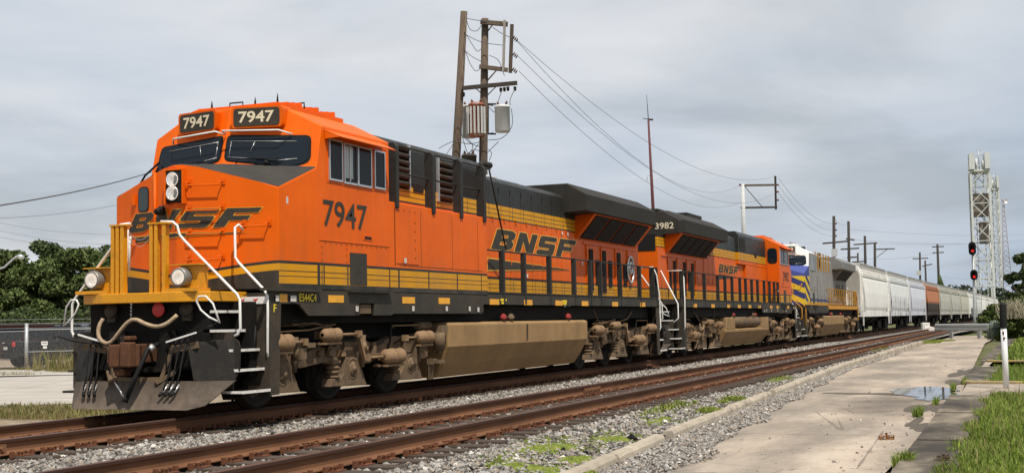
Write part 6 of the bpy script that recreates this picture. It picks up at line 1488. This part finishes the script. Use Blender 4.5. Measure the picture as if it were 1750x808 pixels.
# ------------------------------------------------------------------ lift bridge, signal, barrier, marker
M_ = Mat("bridge_paint", (.60, .61, .58), .7); M_.mix(M_.noise(.6, 5, .65).ramp(.5, .75, 0, .5), (.34, .33, .28)); m_bridge = M_.done(); m_cw = plain("counterweight_concrete", (.20, .17, .14), .85, 0, .2, .4)
def tower(d, uL, uR, vt, vb, lab, depth_m=9, n=6, cw=True):
    u0 = (uL+uR)/2; b = on_depth(u0, vb, d); b.z = -.5; k_ = d/F_PX; w = (uR-uL)*k_/2; h = (vb-vt)*k_+b.z*0; h = (on_depth(u0, vt, d)).z+.5
    t = empty('lift_bridge_tower', tuple(b), .10, lab, 'bridge tower', 'towers of the lift bridge'); z0 = 9.0
    mb = MB()
    for sx in (-1, 1):
        for yy in (0, depth_m): mb.beam((sx*w, yy, 0), (sx*w, yy, h-2), .55 if yy == 0 else .4, .45)
    mb.build('tower_leg', m_bridge, t); mb = MB(); zs = np.linspace(z0+2, h-4, n+1)
    for yy, q in ((0, .34), (depth_m, .25)):
        for i in range(n):
            a, c = zs[i], zs[i+1]; mb.beam((-w, yy, a), (w, yy, c), q, .2); mb.beam((w, yy+.05, a), (-w, yy+.05, c), q, .2); mb.beam((-w, yy, a), (w, yy, a), q*.9, .2)
        mb.beam((-w, yy, zs[-1]), (w, yy, zs[-1]), .6, .3); mb.beam((-w, yy, z0), (w, yy, z0), .8, .3)
        mb.beam((-w, yy, z0), (-w*.4, yy, z0+2.0), .3); mb.beam((w, yy, z0), (w*.4, yy, z0+2.0), .3)
    for sx in (-1, 1):
        for i in range(n): mb.beam((sx*w, 0, zs[i]), (sx*w, depth_m, zs[i+1]), .25, .2); mb.beam((sx*w, depth_m, zs[i]), (sx*w, 0, zs[i+1]), .25, .2); mb.beam((sx*w, 0, zs[i]), (sx*w, depth_m, zs[i]), .25, .2)
        for i in range(14): mb.beam((sx*w*.75, depth_m*.5, z0+i*(h-z0)/14), (sx*w*.25, depth_m*.5, z0+(i+1)*(h-z0)/14), .1)
    mb.build('lattice', m_bridge, t)
    mb = MB()
    for sx in (-.45, .45): mb.beam((sx*w, depth_m*.5, 4), (sx*w, depth_m*.5, h-4), .22)
    mb.build('guide_rail', m_bridge, t)
    mb = MB()
    for sx in (-1, 1):
        mb.box(sx*w*.55, sx*w*1.12, -.8, depth_m*.6, h-5, h-.6); mb.lathe((sx*w*.35-.2, 1, h-3.6), (1, 0, 0), [(0, 0), (0, 1.6), (.4, 1.6), (.4, 0)], 16)
    mb.box(-w, w, -.3, depth_m, h-5.6, h-5.1); mb.build('sheave_house', m_bridge, t)
    mb = MB(); mb.tube([(0, 2, h-5), (0, 2, h+.6)], .15, 6); mb.beam((-1.2, 2, h-1), (1.2, 2, h-1), .15); mb.beam((-.7, 2, h+.4), (.7, 2, h+.4), .2); mb.build('top_mast', m_galv, t)
    if cw:
        mb = MB(); mb.box(-w*.85, w*.85, 1.2, depth_m-1.2, h-17.5, h-11.5); mb.box(-.2*w, .75*w, 2, depth_m-2, h-25, h-19); mb.build('counterweight', m_cw, t)
    return t
tower(350, 1667, 1697, 256, 470, 'near steel lattice tower of the lift bridge with a brown counterweight')
tower(470, 1699, 1712.5, 297, 470, 'far lattice tower of the lift bridge rising behind the near one', 6, 9, False)
d = 400; b = on_depth(1722, 540, d); b.z = -.5; t = empty('lattice_mast', tuple(b), 0, 'thin reddish lattice radio mast right of the lift bridge', 'radio mast'); h = on_depth(1718, 338, d).z+.5
mb = MB()
for a in (0, 2.1, 4.2):
    mb.tube([(2.2*math.cos(a), 2.2*math.sin(a), 0), (.3*math.cos(a), .3*math.sin(a), h)], .10, 5)
for i in range(24):
    z0_, z1_ = h*i/24, h*(i+1)/24; r0, r1 = 2.2-1.9*i/24, 2.2-1.9*(i+1)/24
    for a, c in ((0, 2.1), (2.1, 4.2), (4.2, 0)): mb.tube([(r0*math.cos(a), r0*math.sin(a), z0_), (r1*math.cos(c), r1*math.sin(c), z1_)], .07, 4)
mb.build('lattice', plain('faded_mast_paint', (.30, .24, .24), .7), t)
mb = MB(); mb.lathe((.9, -.5, h-1), (.5, -1, 0), [(0, 0), (.1, .4), (.2, .6), (.22, .6)], 14); mb.build('dish_antenna', m_white, t)
# signal
d = 108; b = on_depth(1668, 560, d); b.z = -.45
t = empty('railway_signal', tuple(b), 0, 'two-headed railway signal on a grey mast showing two red lights', 'railway signal')
def Q(u, v, dd=0): return on_depth(u, v, d+dd)-b
mb = MB(); mb.tube([Q(1669, 575), Q(1665, 540), Q(1663, 420)], [.11, .11, .09], 10); mb.build('mast', m_galv, t)
m_redlamp = Mat("red_signal_light", (.5, .01, .01), .3); m_redlamp.b.inputs['Emission Color'].default_value = (1, .02, .02, 1); m_redlamp.b.inputs['Emission Strength'].default_value = .75; m_redlamp = m_redlamp.done()
for u, v, w_, h_ in ((1661.5, 424.5, .30, .56), (1664.5, 469.5, .30, .44)):
    c = Q(u, v, -.3); mb = MB(); n = 24; prof = []
    for i in range(n):
        a = 2*math.pi*i/n; prof.append((w_*math.cos(a), (h_-w_)*(1 if math.sin(a) > 0 else -1)+w_*math.sin(a)))
    mb.prism([(c.x+p, c.z+q_) for p, q_ in prof], 1, c.y, c.y+.06); hd = mb.build('signal_head', m_gasket, t)
    mb = MB(); lc = Vector((c.x+.02, c.y-.02, c.z-h_*.35)); mb.lathe(lc, (0, -1, 0), [(0, 0), (.0, .11), (.02, .10), (.04, 0)], 16); mb.build('red_light', m_redlamp, hd)
    mb = MB()
    for zz in (h_*.30, -h_*.02, -h_*.35): mb.add([(c.x+.17*math.cos(a), c.y-y_, c.z+zz+.17*math.sin(a)) for y_ in (0, .28) for a in np.linspace(.2, math.pi-.2, 9)], [(i, i+1, i+10, i+9) for i in range(8)])
    mb.build('visor', m_gasket, hd)
    mb = MB(); mb.box(c.x-.15, c.x+.15, c.y+.06, c.y+.4, c.z-h_*.8, c.z+h_*.6); mb.build('signal_case', m_gasket, hd)
mb = MB(); c = Q(1665, 532, .1); mb.box(c.x-.25, c.x+.25, c.y, c.y+.3, c.z-.4, c.z+.3); mb.build('junction_box', m_galv, t)
mb = MB()
for s in (-.2, .2): mb.tube([(Q(1675, 575).x+s, Q(1675, 575).y+.5, -.1), (Q(1675, 575).x+s, Q(1675, 575).y+.5, 5.4)], .02, 5)
for k_ in range(14): zz = .2+k_*.38; mb.tube([(Q(1675, 575).x-.2, Q(1675, 575).y+.5, zz), (Q(1675, 575).x+.2, Q(1675, 575).y+.5, zz)], .014, 4)
mb.build('ladder', m_galv, t)
# guard rail across the end of the road
d = 86
gl = on_depth(1604, 552, d); gr = on_depth(1697, 552, d-4); gl.z = gr.z = -.42
t = empty('guard_rail', tuple(gl), math.atan2(gr.y-gl.y, gr.x-gl.x), 'galvanised guard rail barrier closing the end of the concrete road', 'guard rail'); gw = (gr-gl).length
mb = MB(); pf = [(0, .36), (-.05, .42), (-.05, .50), (0, .55), (0, .60), (-.05, .66), (-.05, .76), (0, .82), (.03, .82), (-.015, .75), (-.015, .67), (.03, .61), (.03, .54), (-.015, .49), (-.015, .43), (.03, .36)]
mb.prism([(p, q_+.12) for p, q_ in pf], 0, -.3, gw+.1); mb.build('beam', m_galv, t)
for x_ in (1.2*.8, gw*.5*1.45, gw-.2): mb = MB(); mb.box(x_-.1, x_+.1, .03, .2, -.1, .8); mb.build('post', m_galv, t)
gp = on_depth(1699, 560, 80); m_greenp = dusty("grey_green_pier", (.09, .13, .10), (.25, .24, .20), .4, .7, .7, .8)
t = empty('bollard', (gp.x, gp.y, -.45), 0, 'dark green wooden pier at the right end of the guard rail', 'bollard')
mb = MB(); mb.cyl((0, 0, 0), (.0, 0, 1.15), .24, 10); mb.cyl((-.3, .1, 0), (-.3, .1, .9), .14, 8); mb.beam((-.25, -.2, .75), (.35, -.2, .85), .2, .16); mb.cyl((.12, .2, .8), (.12, .2, 1.2), .12, 8); mb.build('piles', m_greenp, t)
t = empty('equipment_block', tuple(on_z(1583, 568, -.28)), .3, 'white broken concrete block standing on the ballast beside the empty track', 'block')
mb = MB(); mb.box(-.35, .25, -.3, .3, -.1, .78); mb.prism([(-.2, .1), (.55, .1), (.6, .38), (.2, .5), (-.2, .45)], 1, -.35, .2); mb.build('block', m_whitedirt, t, .05)
for u, v in ((1566, 553), (1547, 560)):
    p = on_z(u, v, -.2); mb = MB(); mb.box(-.5, .5, -.4, .4, 0, .25); o = mb.build('signal_box', m_sillp, None, .03, (p.x, p.y, -.2)); tag(o, 'low dark trackside box between the rails %s' % ('farther off' if u == 1566 else 'nearer the white block'), 'box', 'trackside boxes')
# white marker post with black cap
p = on_z(1720, 664, -.41)
t = empty('marker_post', tuple(p), 0, 'white round marker post with a tall black cap standing in the lawn', 'marker post')
tp = on_depth(1713.5, 517, (p-CAM).dot(ax))-p; md = on_depth(1715, 560, (p-CAM).dot(ax))-p
M_ = Mat("marker_white", (.74, .75, .74), .4); M_.mix(M_.noise(9, 5, .7).ramp(.66, .74, 0, .9)*(M_.xyz()[2].gt(1.0)), (.20, .06, .04)); M_.mix(M_.noise(2.5, 4).ramp(.4, .8, 0, .25), (.45, .43, .38)); m_mk = M_.done()
mb = MB(); mb.tube([(0, 0, -.1), md], .062, 18); mb.build('post', m_mk, t)
mb = MB(); mb.lathe(md-Vector((0, 0, .14))*0, (tp-md), [(0, .072), ((tp-md).length-.05, .072), ((tp-md).length, .05), ((tp-md).length+.005, 0)], 18); mb.build('black_cap', m_gasket, t)
mb = MB(); mb.box(-.066, -.050, -.05, .05, md.z-.20, md.z-.02); mb.build('sticker', m_plate, t)
mb = MB(); dirn = (p-CAM); dirn.z = 0; dirn.normalize(); c = md*.93-dirn*.064; mb.box(c.x-.03, c.x+.01, c.y-.004, c.y+.002, c.z-.05, c.z+.02); mb.box(c.x-.02, c.x+.03, c.y-.004, c.y+.002, c.z-.14, c.z-.10); mb.build('sticker', m_plate, t)
# dead leaves and litter on the road
m_dead = leaf_mat("dead_leaves", (.16, .06, .02), (.28, .12, .045), (.36, .20, .09))
p = on_z(1513, 750, -.42); o = leaves(np.array([(p.x, p.y, -.405, .10), (p.x+.06, p.y+.05, -.41, .07)]), 90, .028, m_dead, 'dead_leaves', None); o['kind'] = 'stuff'
p = on_z(1612, 785, -.34); o = leaves(np.array([(p.x, p.y, -.335, .09)]), 160, .02, plain("mulch", (.09, .06, .04), .9), 'dead_grass', None); o['kind'] = 'stuff'
for (u, v, lab) in ((1062, 741, 'twig lying on the green weeds'),):
    p = on_z(u, v, -.29); mb = MB(); mb.tube([(0, 0, 0), (.12, .1, .03), (.3, .16, .01)], [.008, .007, .004], 5); o = mb.build('twig', m_lwood, None, 0, tuple(p)); tag(o, lab, 'twig')
